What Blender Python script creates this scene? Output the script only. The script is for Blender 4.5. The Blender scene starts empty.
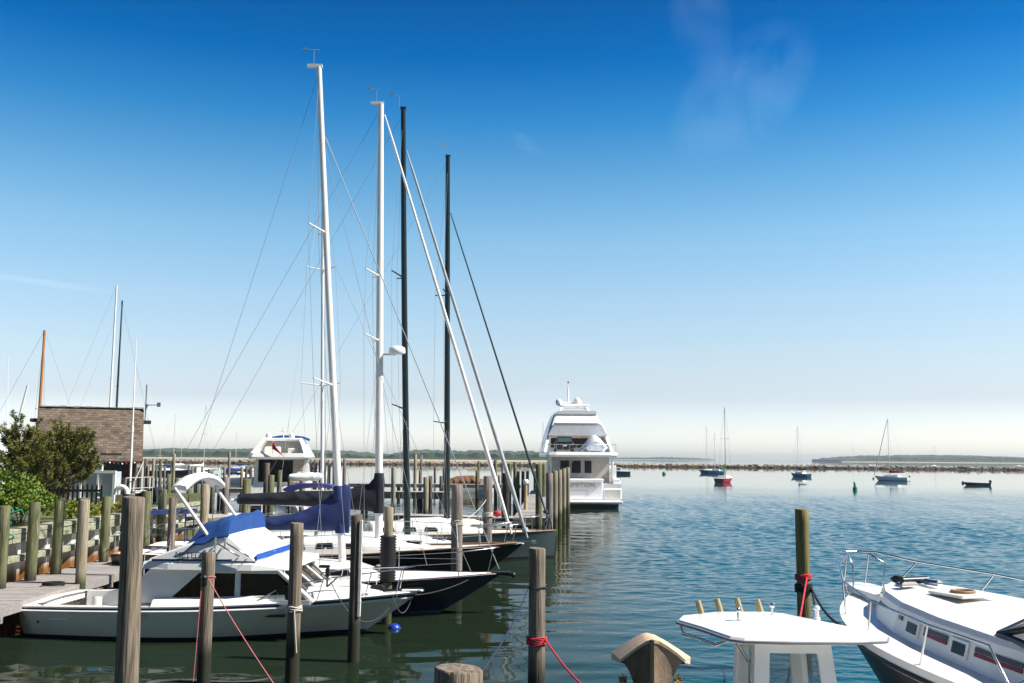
import bpy, math, random
import numpy as np
from mathutils import Vector, Matrix, noise as mnoise
R = math.radians
rnd = random.Random(7)
S = bpy.context.scene
COL = S.collection
# ------------------------------------------------------------------ camera
F = 995.0
PITCH = math.atan((457.5 - 341.5) / F)
ROLL = R(0.45)
CAM = Vector((0, 0, 4.1))
_fw = Vector((0, math.cos(PITCH), math.sin(PITCH)))
_u0 = Vector((0, -math.sin(PITCH), math.cos(PITCH)))
_r0 = Vector((1, 0, 0))
_rt = _r0 * math.cos(ROLL) + _u0 * math.sin(ROLL)
_up = _u0 * math.cos(ROLL) - _r0 * math.sin(ROLL)
cd = bpy.data.cameras.new('camera')
cam = bpy.data.objects.new('camera', cd)
COL.objects.link(cam)
cam.matrix_world = Matrix(((_rt.x, _up.x, -_fw.x, CAM.x), (_rt.y, _up.y, -_fw.y, CAM.y),
                           (_rt.z, _up.z, -_fw.z, CAM.z), (0, 0, 0, 1)))
cd.sensor_width = 36
cd.lens = 36 * F / 1024
cd.clip_start = 0.1
cd.clip_end = 20000
S.camera = cam


def ray(px, py):
    return _fw + _rt * ((px - 512) / F) + _up * ((341.5 - py) / F)


def P(px, py, d):
    """point seen at (px,py) at ground distance d in front of the camera"""
    v = ray(px, py)
    return CAM + v * (d / v.y)


def G(px, py, z):
    v = ray(px, py)
    return CAM + v * ((z - CAM.z) / v.z)


# ------------------------------------------------------------------ sky, sun, exposure
SUN_EL, SUN_AZ = R(48), R(-8)          # azimuth measured from +X towards +Y
W = bpy.data.worlds.new('World')
S.world = W
W.use_nodes = True
nt = W.node_tree
nt.nodes.clear()


def wn(t, **k):
    n = nt.nodes.new(t)
    for a, b in k.items():
        setattr(n, a, b)
    return n


out = wn('ShaderNodeOutputWorld')
bg = wn('ShaderNodeBackground')
bg.inputs['Strength'].default_value = 0.15
sky = wn('ShaderNodeTexSky', sky_type='NISHITA', sun_disc=False)
sky.sun_elevation = SUN_EL
sky.sun_rotation = R(90) - SUN_AZ
sky.altitude = 0
sky.air_density = 1.0
sky.dust_density = 0.6
sky.ozone_density = 2.0
hs = wn('ShaderNodeHueSaturation')
hs.inputs['Saturation'].default_value = 1.0
nt.links.new(sky.outputs[0], hs.inputs['Color'])
tc = wn('ShaderNodeTexCoord')
sep = wn('ShaderNodeSeparateXYZ')
nt.links.new(tc.outputs['Generated'], sep.inputs[0])
# a clear-day gradient: pale near the horizon, deep blue overhead
ramp = wn('ShaderNodeValToRGB')
nt.links.new(sep.outputs['Z'], ramp.inputs[0])
cr = ramp.color_ramp
cr.interpolation = 'LINEAR'
SKYC = [(0.0, (.86, .88, 1.0)), (.018, (.85, .86, 1.0)), (.038, (.74, .73, .85)), (.058, (.62, .585, .66)), (.098, (.67, .64, .64)), (.157, (.65, .685, .67)), (.216, (.52, .69, .69)),
        (.273, (.30, .585, .665)), (.328, (.09, .44, .63)), (.381, (.006, .295, .56)), (.427, (.003, .23, .48)), (.55, (.005, .17, .39)), (.75, (.06, .17, .33)), (1.0, (.10, .20, .32))]
for i, (p, c) in enumerate(SKYC):
    e = cr.elements[i] if i < 2 else cr.elements.new(p)
    e.position = p
    e.color = (*c, 1)
mul = wn('ShaderNodeMix', data_type='RGBA', blend_type='MULTIPLY')
mul.inputs[0].default_value = 1
nt.links.new(hs.outputs[0], mul.inputs[6])
nt.links.new(ramp.outputs[0], mul.inputs[7])


def cloud(direction, along, la, lb, scale, detail, dist, lo, hi, amt, prev, stretch):
    """thin wisp of cirrus around one direction of the sky"""
    d = direction.normalized()
    a = (along - d * along.dot(d)).normalized()
    b = d.cross(a)

    def dot(vec):
        n = wn('ShaderNodeVectorMath', operation='DOT_PRODUCT')
        nt.links.new(tc.outputs['Generated'], n.inputs[0])
        n.inputs[1].default_value = vec
        return n.outputs['Value']

    def math_(op, x, y):
        n = wn('ShaderNodeMath', operation=op)
        for i, v in enumerate((x, y)):
            if isinstance(v, (int, float)):
                n.inputs[i].default_value = v
            elif v is not None:
                nt.links.new(v, n.inputs[i])
        return n.outputs[0]
    ua = dot(a)
    ub = dot(b)
    ra = math_('POWER', math_('ABSOLUTE', math_('DIVIDE', ua, la), 0), 2)
    rb = math_('POWER', math_('ABSOLUTE', math_('DIVIDE', ub, lb), 0), 2)
    fall = math_('MAXIMUM', math_('SUBTRACT', 1, math_('ADD', ra, rb)), 0)
    front = math_('GREATER_THAN', dot(d), 0.3)
    cmb = wn('ShaderNodeCombineXYZ')
    nt.links.new(math_('MULTIPLY', ua, stretch), cmb.inputs[0])
    nt.links.new(ub, cmb.inputs[1])
    nz = wn('ShaderNodeTexNoise')
    nz.inputs['Scale'].default_value = scale
    nz.inputs['Detail'].default_value = detail
    nz.inputs['Distortion'].default_value = dist
    nt.links.new(cmb.outputs[0], nz.inputs['Vector'])
    mr = wn('ShaderNodeMapRange')
    mr.inputs[1].default_value = lo
    mr.inputs[2].default_value = hi
    nt.links.new(nz.outputs[0], mr.inputs[0])
    f = math_('MULTIPLY', math_('MULTIPLY', math_('MULTIPLY', fall, front), mr.outputs[0]), amt)
    mx = wn('ShaderNodeMix', data_type='RGBA')
    nt.links.new(f, mx.inputs[0])
    nt.links.new(prev, mx.inputs[6])
    mx.inputs[7].default_value = (3.3, 4.3, 5.2, 1)
    return mx.outputs[2]


c = mul.outputs[2]
c = cloud(ray(742, 95), ray(690, 150) - ray(800, 40), .085, .05, 9, 7, 1.6, .34, .85, .26, c, .55)
c = cloud(ray(700, 15), ray(700, 60) - ray(690, 0), .06, .03, 9, 7, 1.6, .36, .85, .20, c, .55)
c = cloud(ray(40, 282), ray(95, 290) - ray(0, 276), .075, .0035, 30, 2, .2, .1, .6, .22, c, .4)
c = cloud(ray(525, 143), ray(545, 155) - ray(508, 132), .022, .008, 30, 5, 1.2, .35, .8, .14, c, .4)
c = cloud(ray(800, 420), ray(900, 420) - ray(700, 420), .36, .035, 9, 4, .6, .42, .8, .40, c, .3)
c = cloud(ray(545, 400), ray(600, 396) - ray(500, 402), .10, .014, 14, 4, .6, .30, .8, .45, c, .3)
# polarised sky: dimmer away from the bright haze over the open sea
mrb = wn('ShaderNodeMapRange', interpolation_type='SMOOTHSTEP')
nt.links.new(sep.outputs['Y'], mrb.inputs[0])
for i_, v_ in enumerate((.0, .80, .50, 1.0)):
    mrb.inputs[i_ + 1].default_value = v_
dim = wn('ShaderNodeMix', data_type='RGBA', blend_type='MULTIPLY')
dim.inputs[0].default_value = 1
nt.links.new(c, dim.inputs[6])
nt.links.new(mrb.outputs[0], dim.inputs[7])
nt.links.new(dim.outputs[2], bg.inputs['Color'])
nt.links.new(bg.outputs[0], out.inputs[0])

sd = bpy.data.lights.new('sun', 'SUN')
sd.energy = 5.0
sd.angle = R(0.53)
sd.color = (1.0, .95, .86)
so = bpy.data.objects.new('sun', sd)
COL.objects.link(so)
sv = Vector((math.cos(SUN_EL) * math.cos(SUN_AZ), math.cos(SUN_EL) * math.sin(SUN_AZ), math.sin(SUN_EL)))
so.rotation_euler = sv.to_track_quat('Z', 'Y').to_euler()
so.location = (60, 10, 60)
S.view_settings.view_transform = 'Standard'
S.view_settings.look = 'None'
S.view_settings.gamma = 1
S.view_settings.use_curve_mapping = False
S.view_settings.exposure = 0.70
S.render.engine = 'CYCLES'
S.cycles.use_denoising = True
S.cycles.max_bounces = 8
S.cycles.volume_bounces = 0
S.cycles.transparent_max_bounces = 12
S.cycles.sample_clamp_indirect = 4

# ------------------------------------------------------------------ materials
MATS = {}


def M(name, col, rough=.5, metal=0, var=.12, col2=None, vs=5, stretch=(1, 1, 1), bump=0, bs=30, coat=0,
      wet=None, wetcol=(.022, .024, .012), fleck=None, trans=0, spec=None, det=5):
    """procedural surface: two tones broken up by noise, optional grain bump and a wet foot"""
    if name in MATS:
        return MATS[name]
    m = bpy.data.materials.new(name)
    m.use_nodes = True
    t = m.node_tree
    b = t.nodes['Principled BSDF']
    L = t.links.new
    tx = t.nodes.new('ShaderNodeTexCoord')
    oi = t.nodes.new('ShaderNodeObjectInfo')
    off = t.nodes.new('ShaderNodeVectorMath')
    off.operation = 'MULTIPLY_ADD'
    cb = t.nodes.new('ShaderNodeCombineXYZ')
    for i in range(3):
        L(oi.outputs['Random'], cb.inputs[i])
    L(cb.outputs[0], off.inputs[0])
    off.inputs[1].default_value = (37, 53, 29)
    L(tx.outputs['Object'], off.inputs[2])
    mp = t.nodes.new('ShaderNodeMapping')
    mp.inputs['Scale'].default_value = stretch
    L(off.outputs[0], mp.inputs[0])
    nz = t.nodes.new('ShaderNodeTexNoise')
    nz.inputs['Scale'].default_value = vs
    nz.inputs['Detail'].default_value = det
    nz.inputs['Roughness'].default_value = .6
    L(mp.outputs[0], nz.inputs['Vector'])
    mr = t.nodes.new('ShaderNodeMapRange')
    mr.inputs[1].default_value = .3
    mr.inputs[2].default_value = .7
    L(nz.outputs[0], mr.inputs[0])
    mx = t.nodes.new('ShaderNodeMix')
    mx.data_type = 'RGBA'
    c1 = col if col2 else tuple(x * (1 - var) for x in col)
    c2 = col2 or tuple(min(1, x * (1 + var)) for x in col)
    mx.inputs[6].default_value = (*c1, 1)
    mx.inputs[7].default_value = (*c2, 1)
    L(mr.outputs[0], mx.inputs[0])
    o = mx.outputs[2]
    if fleck:                                   # (colour, scale, threshold) stains with a shape of their own
        fn = t.nodes.new('ShaderNodeTexNoise')
        fn.inputs['Scale'].default_value = fleck[1]
        fn.inputs['Detail'].default_value = 4
        L(mp.outputs[0], fn.inputs['Vector'])
        fr = t.nodes.new('ShaderNodeMapRange')
        fr.inputs[1].default_value = fleck[2]
        fr.inputs[2].default_value = fleck[2] + .08
        L(fn.outputs[0], fr.inputs[0])
        fx = t.nodes.new('ShaderNodeMix')
        fx.data_type = 'RGBA'
        L(fr.outputs[0], fx.inputs[0])
        L(o, fx.inputs[6])
        fx.inputs[7].default_value = (*fleck[0], 1)
        o = fx.outputs[2]
    if wet is not None:
        ge = t.nodes.new('ShaderNodeNewGeometry')
        sp = t.nodes.new('ShaderNodeSeparateXYZ')
        L(ge.outputs['Position'], sp.inputs[0])
        ad = t.nodes.new('ShaderNodeMath')
        ad.operation = 'MULTIPLY_ADD'
        L(nz.outputs[0], ad.inputs[0])
        ad.inputs[1].default_value = -.5
        L(sp.outputs['Z'], ad.inputs[2])
        wr = t.nodes.new('ShaderNodeMapRange')
        wr.inputs[1].default_value = wet - .35
        wr.inputs[2].default_value = wet
        wr.inputs[3].default_value = 1
        wr.inputs[4].default_value = 0
        L(ad.outputs[0], wr.inputs[0])
        wx = t.nodes.new('ShaderNodeMix')
        wx.data_type = 'RGBA'
        L(wr.outputs[0], wx.inputs[0])
        L(o, wx.inputs[6])
        wx.inputs[7].default_value = (*wetcol, 1)
        o = wx.outputs[2]
    L(o, b.inputs['Base Color'])
    b.inputs['Roughness'].default_value = rough
    b.inputs['Metallic'].default_value = metal
    b.inputs['Coat Weight'].default_value = coat
    b.inputs['Coat Roughness'].default_value = .08
    if spec is not None:
        b.inputs['Specular IOR Level'].default_value = spec
    b.inputs['Transmission Weight'].default_value = trans
    if bump:
        bn = t.nodes.new('ShaderNodeTexNoise')
        bn.inputs['Scale'].default_value = bs
        bn.inputs['Detail'].default_value = 6
        L(mp.outputs[0], bn.inputs['Vector'])
        bp = t.nodes.new('ShaderNodeBump')
        bp.inputs['Strength'].default_value = min(1, bump)
        bp.inputs['Distance'].default_value = .02
        L(bn.outputs[0], bp.inputs['Height'])
        L(bp.outputs[0], b.inputs['Normal'])
    MATS[name] = m
    return m


def brick(name, c1, c2, mort, w, h, vec='XY', msize=.012, rough=.8, bump=.5, streak=(1, 1, 1), off=.5):
    m = bpy.data.materials.new(name)
    m.use_nodes = True
    t = m.node_tree
    b = t.nodes['Principled BSDF']
    L = t.links.new
    tx = t.nodes.new('ShaderNodeTexCoord')
    sp = t.nodes.new('ShaderNodeSeparateXYZ')
    L(tx.outputs['Object'], sp.inputs[0])
    cb = t.nodes.new('ShaderNodeCombineXYZ')
    L(sp.outputs[vec[0]], cb.inputs[0])
    L(sp.outputs[vec[1]], cb.inputs[1])
    br = t.nodes.new('ShaderNodeTexBrick')
    br.offset = off
    br.inputs['Scale'].default_value = 1
    br.inputs['Brick Width'].default_value = w
    br.inputs['Row Height'].default_value = h
    br.inputs['Mortar Size'].default_value = msize
    br.inputs['Mortar Smooth'].default_value = .1
    br.inputs['Bias'].default_value = 0
    br.inputs['Color1'].default_value = (*c1, 1)
    br.inputs['Color2'].default_value = (*c2, 1)
    br.inputs['Mortar'].default_value = (*mort, 1)
    L(cb.outputs[0], br.inputs['Vector'])
    nz = t.nodes.new('ShaderNodeTexNoise')
    nz.inputs['Scale'].default_value = 3.5
    nz.inputs['Detail'].default_value = 6
    mps = t.nodes.new('ShaderNodeMapping')
    mps.inputs['Scale'].default_value = streak
    L(tx.outputs['Object'], mps.inputs[0])
    L(mps.outputs[0], nz.inputs['Vector'])
    mr = t.nodes.new('ShaderNodeMapRange')
    mr.inputs[1].default_value = .25
    mr.inputs[2].default_value = .75
    mr.inputs[3].default_value = .55
    mr.inputs[4].default_value = 1.35
    L(nz.outputs[0], mr.inputs[0])
    mx = t.nodes.new('ShaderNodeMix')
    mx.data_type = 'RGBA'
    mx.blend_type = 'MULTIPLY'
    mx.inputs[0].default_value = 1
    L(br.outputs['Color'], mx.inputs[6])
    L(mr.outputs[0], mx.inputs[7])
    L(mx.outputs[2], b.inputs['Base Color'])
    b.inputs['Roughness'].default_value = rough
    bp = t.nodes.new('ShaderNodeBump')
    bp.inputs['Strength'].default_value = bump
    bp.inputs['Distance'].default_value = .03
    bp.invert = True
    L(br.outputs['Fac'], bp.inputs['Height'])
    L(bp.outputs[0], b.inputs['Normal'])
    MATS[name] = m
    return m


def glass(name, col=(.05, .07, .08), alpha=.55):
    m = bpy.data.materials.new(name)
    m.use_nodes = True
    t = m.node_tree
    b = t.nodes['Principled BSDF']
    b.inputs['Base Color'].default_value = (*col, 1)
    b.inputs['Roughness'].default_value = .03
    b.inputs['Alpha'].default_value = alpha
    MATS[name] = m
    return m


white = M('white_gelcoat', (.86, .85, .82), .28, var=.05, vs=2.5, coat=.3)
whiter = M('white_paint', (.82, .82, .80), .35, var=.04)
cream = M('cream_gelcoat', (.74, .71, .60), .3, var=.06, vs=1.2, coat=.3, fleck=((.62, .57, .44), 1.6, .66))
deckw = M('nonskid_deck', (.78, .76, .72), .6, var=.06, vs=8, bump=.15, bs=160)
offw = M('weathered_white', (.70, .68, .62), .45, var=.1, vs=4)
navy = M('navy_gelcoat', (.008, .013, .035), .22, var=.2, coat=.4)
blackh = M('black_gelcoat', (.008, .009, .012), .25, var=.2, coat=.4)
greyg = M('grey_green_gelcoat', (.065, .095, .10), .3, var=.08, coat=.3)
navystripe = M('navy_stripe', (.01, .018, .075), .35)
bluestripe = M('blue_stripe', (.015, .07, .34), .35)
boot = M('black_boot_top', (.01, .011, .014), .4)
bottom = M('antifouling', (.015, .02, .028), .6)
bottomb = M('blue_antifouling', (.012, .03, .08), .6)
bluerope_ = None
canvasb = M('blue_canvas', (.006, .055, .235), .8, var=.2, vs=3, bump=.5, bs=7)
canvasn = M('navy_canvas', (.008, .022, .105), .8, var=.25, vs=3, bump=.6, bs=6)
canvask = M('dark_navy_canvas', (.004, .006, .016), .8, var=.25, vs=3, bump=.6, bs=6)
canvasw = M('white_canvas', (.80, .79, .76), .8, var=.06, bump=.3, bs=8)
canvaspale = M('pale_blue_canvas', (.62, .68, .78), .8, var=.12, vs=2, bump=.4, bs=4)
steel = M('stainless_steel', (.62, .62, .62), .22, 1, var=.05)
alu = M('aluminium', (.55, .56, .57), .4, 1, var=.05)
mastw = M('white_mast_paint', (.80, .79, .77), .35, var=.03)
mastk = M('black_mast', (.010, .020, .020), .3, var=.2)
wire = M('rigging_wire', (.30, .33, .36), .5, .3, var=.05)
wired = M('dark_rigging', (.02, .06, .08), .5, var=.05)
darkin = M('dark_interior', (.012, .010, .008), .4)
winbrown = M('tinted_window', (.035, .020, .008), .12, var=.5, vs=2.5, col2=(.012, .008, .005))
winblack = M('black_window', (.006, .007, .008), .08)
teak = M('teak', (.30, .17, .09), .6, var=.2, stretch=(.3, 4, 4))
teakdark = M('varnished_wood', (.20, .07, .02), .3, var=.2)
orangewood = M('varnished_spruce', (.46, .19, .05), .35, var=.15, stretch=(5, 5, .3))
black = M('black_plastic', (.012, .012, .013), .4)
rubber = M('black_rubber', (.014, .014, .015), .65, var=.3)
gold = M('brass', (.50, .40, .22), .35, .5)
chrome = M('chrome', (.7, .7, .7), .12, 1)
redrope = M('red_rope', (.62, .03, .05), .8, bump=.6, bs=120)
pinkrope = M('pink_rope', (.62, .17, .18), .8, bump=.6, bs=120)
blackrope = M('black_rope', (.012, .013, .015), .8, bump=.6, bs=120)
bluerope = M('blue_rope', (.008, .025, .07), .8, bump=.6, bs=120)
whiterope = M('white_rope', (.60, .57, .50), .85, bump=.6, bs=120)
greyrope = M('grey_rope', (.10, .10, .10), .85, bump=.6, bs=120)
greenrope = M('green_rope', (.01, .26, .16), .8, bump=.4, bs=120)
tealhose = M('teal_hose', (.01, .30, .36), .5)
red = M('red_paint', (.45, .012, .02), .35)
redflag = M('red_cloth', (.55, .012, .03), .7)
green = M('green_paint', (.01, .22, .10), .4)
pwood = M('weathered_piling', (.042, .031, .022), .9, col2=(.34, .275, .205), vs=8, stretch=(4, 4, .16), bump=1, bs=11,
          wet=.8, fleck=((.36, .32, .26), 3, .64))
pwoodd = M('grey_piling', (.12, .095, .085), .9, col2=(.33, .28, .25), vs=7, stretch=(4, 4, .22), bump=1, bs=9, wet=.5)
pgreen = M('treated_piling', (.04, .048, .018), .85, col2=(.19, .19, .095), vs=4, stretch=(3, 3, .3), bump=.8, bs=12,
           wet=.9, fleck=((.24, .22, .14), 3, .60))
polive = M('olive_piling', (.11, .085, .022), .8, col2=(.26, .21, .075), vs=4, stretch=(4, 4, .3), bump=.7, bs=12, wet=.6)
pbrown = M('brown_piling', (.05, .036, .026), .9, col2=(.20, .155, .12), vs=6, stretch=(4, 4, .25), bump=1, bs=10, wet=.8)
ptan = M('tan_piling', (.17, .14, .09), .9, col2=(.40, .35, .25), vs=6, stretch=(4, 4, .25), bump=.8, bs=10, wet=.9,
         wetcol=(.05, .06, .015))
tgreen = M('treated_timber', (.20, .21, .13), .85, col2=(.46, .44, .34), vs=5, stretch=(1, 1, 5), bump=.6, bs=20,
           fleck=((.10, .16, .06), 2.5, .55))
sheet = M('bulkhead_sheet', (.58, .57, .53), .6, var=.12, vs=3, stretch=(2, 2, .6), wet=1.02, wetcol=(.23, .10, .025))
darkwall = M('dark_shingle', (.030, .022, .018), .9, col2=(.075, .055, .045), vs=6, stretch=(2, 2, 1))
grassm = M('grass_earth', (.05, .075, .02), .95, col2=(.12, .12, .05), vs=2, bump=.6)
planks = brick('boardwalk_planks', (.34, .31, .29), (.25, .225, .21), (.03, .027, .024), 2.6, .15, 'XY', .010)
pierpl = brick('pier_planks', (.42, .38, .34), (.33, .30, .27), (.05, .045, .04), 3.0, .16, 'XY', .010)
roofm = brick('roof_shingles', (.205, .155, .118), (.10, .073, .055), (.065, .048, .036), .24, .105, 'XZ', .006, .9, .9, streak=(1.3, 1, 5))
pierside = M('pier_fascia', (.10, .085, .065), .9, col2=(.26, .23, .19), vs=5, stretch=(.4, .4, 4))
darkwood = M('dark_wet_timber', (.016, .013, .010), .85, col2=(.05, .04, .03), vs=5)
rock = M('granite_rock', (.20, .125, .075), .9, col2=(.52, .41, .29), vs=.35, det=8, wet=.75, wetcol=(.05, .04, .02))
leafm = M('shrub_leaves', (.045, .10, .008), .6, col2=(.21, .29, .022), vs=1.8)
pinem = M('pine_needles', (.018, .034, .006), .7, col2=(.22, .215, .025), vs=2.4)
pinebark = M('pine_bark', (.05, .035, .025), .9, col2=(.12, .09, .07), vs=8)
pinkm = M('rose_petals', (.55, .10, .22), .7)
yellowleaf = M('yellow_leaves', (.30, .26, .02), .7, col2=(.14, .20, .03), vs=3)
woodsm = M('far_foliage', (.022, .050, .022), .95, col2=(.055, .085, .035), vs=.06, det=9)
sandm = M('sand', (.42, .38, .30), .95)
lettering = M('grey_lettering', (.045, .05, .06), .5)
goldletter = M('tan_lettering', (.50, .38, .24), .5)
tealletter = M('teal_lettering', (.0, .22, .20), .5)
panelgrey = M('panel_grey', (.38, .42, .47), .25, col2=(.60, .63, .66), vs=1.5, stretch=(1.5, 1, .8))
prowwood = M('prow_planking', (.10, .072, .052), .75, col2=(.27, .19, .13), vs=4, stretch=(1.5, 1, 1), bump=.4, bs=20,
             fleck=((.20, .11, .05), 3.2, .60))
tanwood = M('tan_gunwale', (.60, .40, .24), .6, col2=(.74, .57, .40), vs=6, stretch=(1, 5, 1), bump=.3)
olive = M('olive_strip', (.10, .10, .05), .6)
wine = M('burgundy_stripe', (.22, .008, .04), .4)
dkgrey = M('dark_grey_stripe', (.06, .06, .07), .4)
gwin = glass('clear_window', (.10, .16, .20), .38)
gsmoke = glass('smoked_windshield', (.10, .07, .05), .60)
beige = M('beige_upholstery', (.55, .46, .35), .7)
skin = M('skin', (.45, .27, .19), .6)
orangeb = M('orange_buoy', (.60, .15, .02), .5)
bluebuoy = M('blue_buoy', (.01, .05, .42), .35)


# ------------------------------------------------------------------ mesh helpers
class MB:
    def __init__(self):
        self.v, self.f, self.m, self.s = [], [], [], []

    def face(self, pts, m=0, smooth=False):
        n = len(self.v)
        self.v += [Vector(p) for p in pts]
        self.f.append(tuple(range(n, n + len(pts))))
        self.m.append(m)
        self.s.append(smooth)

    def add(self, vs, fs, m=0, smooth=False):
        n = len(self.v)
        self.v += [Vector(p) for p in vs]
        for i, f in enumerate(fs):
            self.f.append(tuple(n + k for k in f))
            self.m.append(m[i] if isinstance(m, list) else m)
            self.s.append(smooth)

    def box(self, c, s, rz=0, m=0, bev=0, rx=0, ry=0):
        c = Vector(c)
        hx, hy, hz = s[0] / 2, s[1] / 2, s[2] / 2
        rot = Matrix.Rotation(rz, 3, 'Z') @ Matrix.Rotation(ry, 3, 'Y') @ Matrix.Rotation(rx, 3, 'X')
        if bev:
            b = min(bev, hx * .9, hy * .9, hz * .9)
            secs = []
            for z, i in ((-hz, b), (-hz + b, 0), (hz - b, 0), (hz, b)):
                x, y = hx - i, hy - i
                k = b * .7
                secs.append([c + rot @ Vector(p) for p in ((-x + k, -y, z), (x - k, -y, z), (x, -y + k, z), (x, y - k, z),
                                                          (x - k, y, z), (-x + k, y, z), (-x, y - k, z), (-x, -y + k, z))])
            self.loft(secs, True, True, m)
            return
        vs = [c + rot @ Vector((x, y, z)) for z in (-hz, hz) for x, y in ((-hx, -hy), (hx, -hy), (hx, hy), (-hx, hy))]
        self.add(vs, [(3, 2, 1, 0), (4, 5, 6, 7), (0, 1, 5, 4), (1, 2, 6, 5), (2, 3, 7, 6), (3, 0, 4, 7)], m)

    def loft(self, secs, closed=True, caps=True, m=0, smooth=False):
        n = len(secs[0])
        vs = [p for s in secs for p in s]
        fs = []
        kk = n if closed else n - 1
        for i in range(len(secs) - 1):
            for k in range(kk):
                a, b = i * n + k, i * n + (k + 1) % n
                fs.append((a, b, b + n, a + n))
        self.add(vs, fs, m, smooth)
        if caps:
            self.add(secs[0], [tuple(reversed(range(n)))], m)
            self.add(secs[-1], [tuple(range(n))], m)

    def tube(self, pts, r, n=6, m=0, r1=None, caps=True, smooth=True):
        pts = [Vector(p) for p in pts]
        secs = []
        N = len(pts)
        prev = None
        for i, p in enumerate(pts):
            d = (pts[min(i + 1, N - 1)] - pts[max(i - 1, 0)])
            if d.length < 1e-9:
                d = Vector((0, 0, 1))
            d.normalize()
            a = prev - d * prev.dot(d) if prev is not None else None
            if a is None or a.length < 1e-4:
                a = d.orthogonal()
            a.normalize()
            prev = a
            b = d.cross(a)
            rr = r[i] if isinstance(r, (list, tuple)) else (r + ((r1 - r) * i / (N - 1) if r1 is not None and N > 1 else 0))
            secs.append([p + (a * math.cos(2 * math.pi * k / n) + b * math.sin(2 * math.pi * k / n)) * rr for k in range(n)])
        self.loft(secs, True, caps, m, smooth)

    def ball(self, c, r, n=10, m=0, sc=(1, 1, 1)):
        c = Vector(c)
        secs = []
        for i in range(n // 2 + 1):
            t = math.pi * (i / (n // 2)) - math.pi / 2
            t = max(-math.pi / 2 + .05, min(math.pi / 2 - .05, t))
            secs.append([c + Vector((math.cos(t) * math.cos(2 * math.pi * k / n) * r * sc[0],
                                     math.cos(t) * math.sin(2 * math.pi * k / n) * r * sc[1], math.sin(t) * r * sc[2]))
                         for k in range(n)])
        self.loft(secs, True, True, m, True)

    def obj(self, name, mats, parent=None, loc=None):
        me = bpy.data.meshes.new(name)
        vs = self.v if loc is None else [v - Vector(loc) for v in self.v]
        me.from_pydata([tuple(v) for v in vs], [], self.f)
        for mm in (mats if isinstance(mats, (list, tuple)) else [mats]):
            me.materials.append(mm)
        me.polygons.foreach_set('material_index', self.m)
        me.polygons.foreach_set('use_smooth', self.s)
        me.update()
        o = bpy.data.objects.new(name, me)
        if loc is not None:
            o.location = loc
        COL.objects.link(o)
        if parent:
            o.parent = parent
        return o


def tag(o, label, cat, group=None, kind=None):
    o['label'] = label
    o['category'] = cat
    if group:
        o['group'] = group
    if kind:
        o['kind'] = kind
    return o


def thing(name, label, cat, loc=(0, 0, 0), rz=0, group=None):
    o = bpy.data.objects.new(name, None)
    o.empty_display_size = .3
    o.location = loc
    o.rotation_euler = (0, 0, rz)
    COL.objects.link(o)
    return tag(o, label, cat, group)


def L2(t, v):
    """world point to the frame of thing t"""
    return Matrix.Rotation(-t.rotation_euler.z, 3, 'Z') @ (Vector(v) - Vector(t.location))


def copy_tree(o, parent=None):
    c = o.copy()
    COL.objects.link(c)
    if parent:
        c.parent = parent
    for ch in [x for x in COL.objects if x.parent == o]:
        copy_tree(ch, c)
    return c


def structure(o):
    o['kind'] = 'structure'
    return o


def sag(a, b, s, n=14):
    a, b = Vector(a), Vector(b)
    return [a.lerp(b, i / n) - Vector((0, 0, s * 4 * (i / n) * (1 - i / n))) for i in range(n + 1)]


def coil(c, r, z0, z1, turns, n=14):
    N = int(turns * n)
    return [Vector((c[0] + r * math.cos(2 * math.pi * i / n), c[1] + r * math.sin(2 * math.pi * i / n),
                    z0 + (z1 - z0) * i / N + .012 * math.sin(i * 1.7))) for i in range(N + 1)]


def text(s, size, mat, parent, mw, name='lettering', ext=.004):
    cu = bpy.data.curves.new('t', 'FONT')
    cu.body = s
    cu.size = size
    cu.extrude = ext
    cu.align_x = 'CENTER'
    cu.align_y = 'CENTER'
    o = bpy.data.objects.new('t', cu)
    COL.objects.link(o)
    bpy.context.view_layer.update()
    me = bpy.data.meshes.new_from_object(o.evaluated_get(bpy.context.evaluated_depsgraph_get()))
    bpy.data.objects.remove(o)
    me.transform(mw)
    me.materials.clear()
    me.materials.append(mat)
    q = bpy.data.objects.new(name, me)
    COL.objects.link(q)
    q.parent = parent
    return q


def frame(o, x, y):
    """matrix with origin o, x axis x and y axis y"""
    x = Vector(x).normalized()
    y = Vector(y)
    y = (y - x * y.dot(x)).normalized()
    z = x.cross(y)
    return Matrix(((x.x, y.x, z.x, o[0]), (x.y, y.y, z.y, o[1]), (x.z, y.z, z.z, o[2]), (0, 0, 0, 1)))


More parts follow.
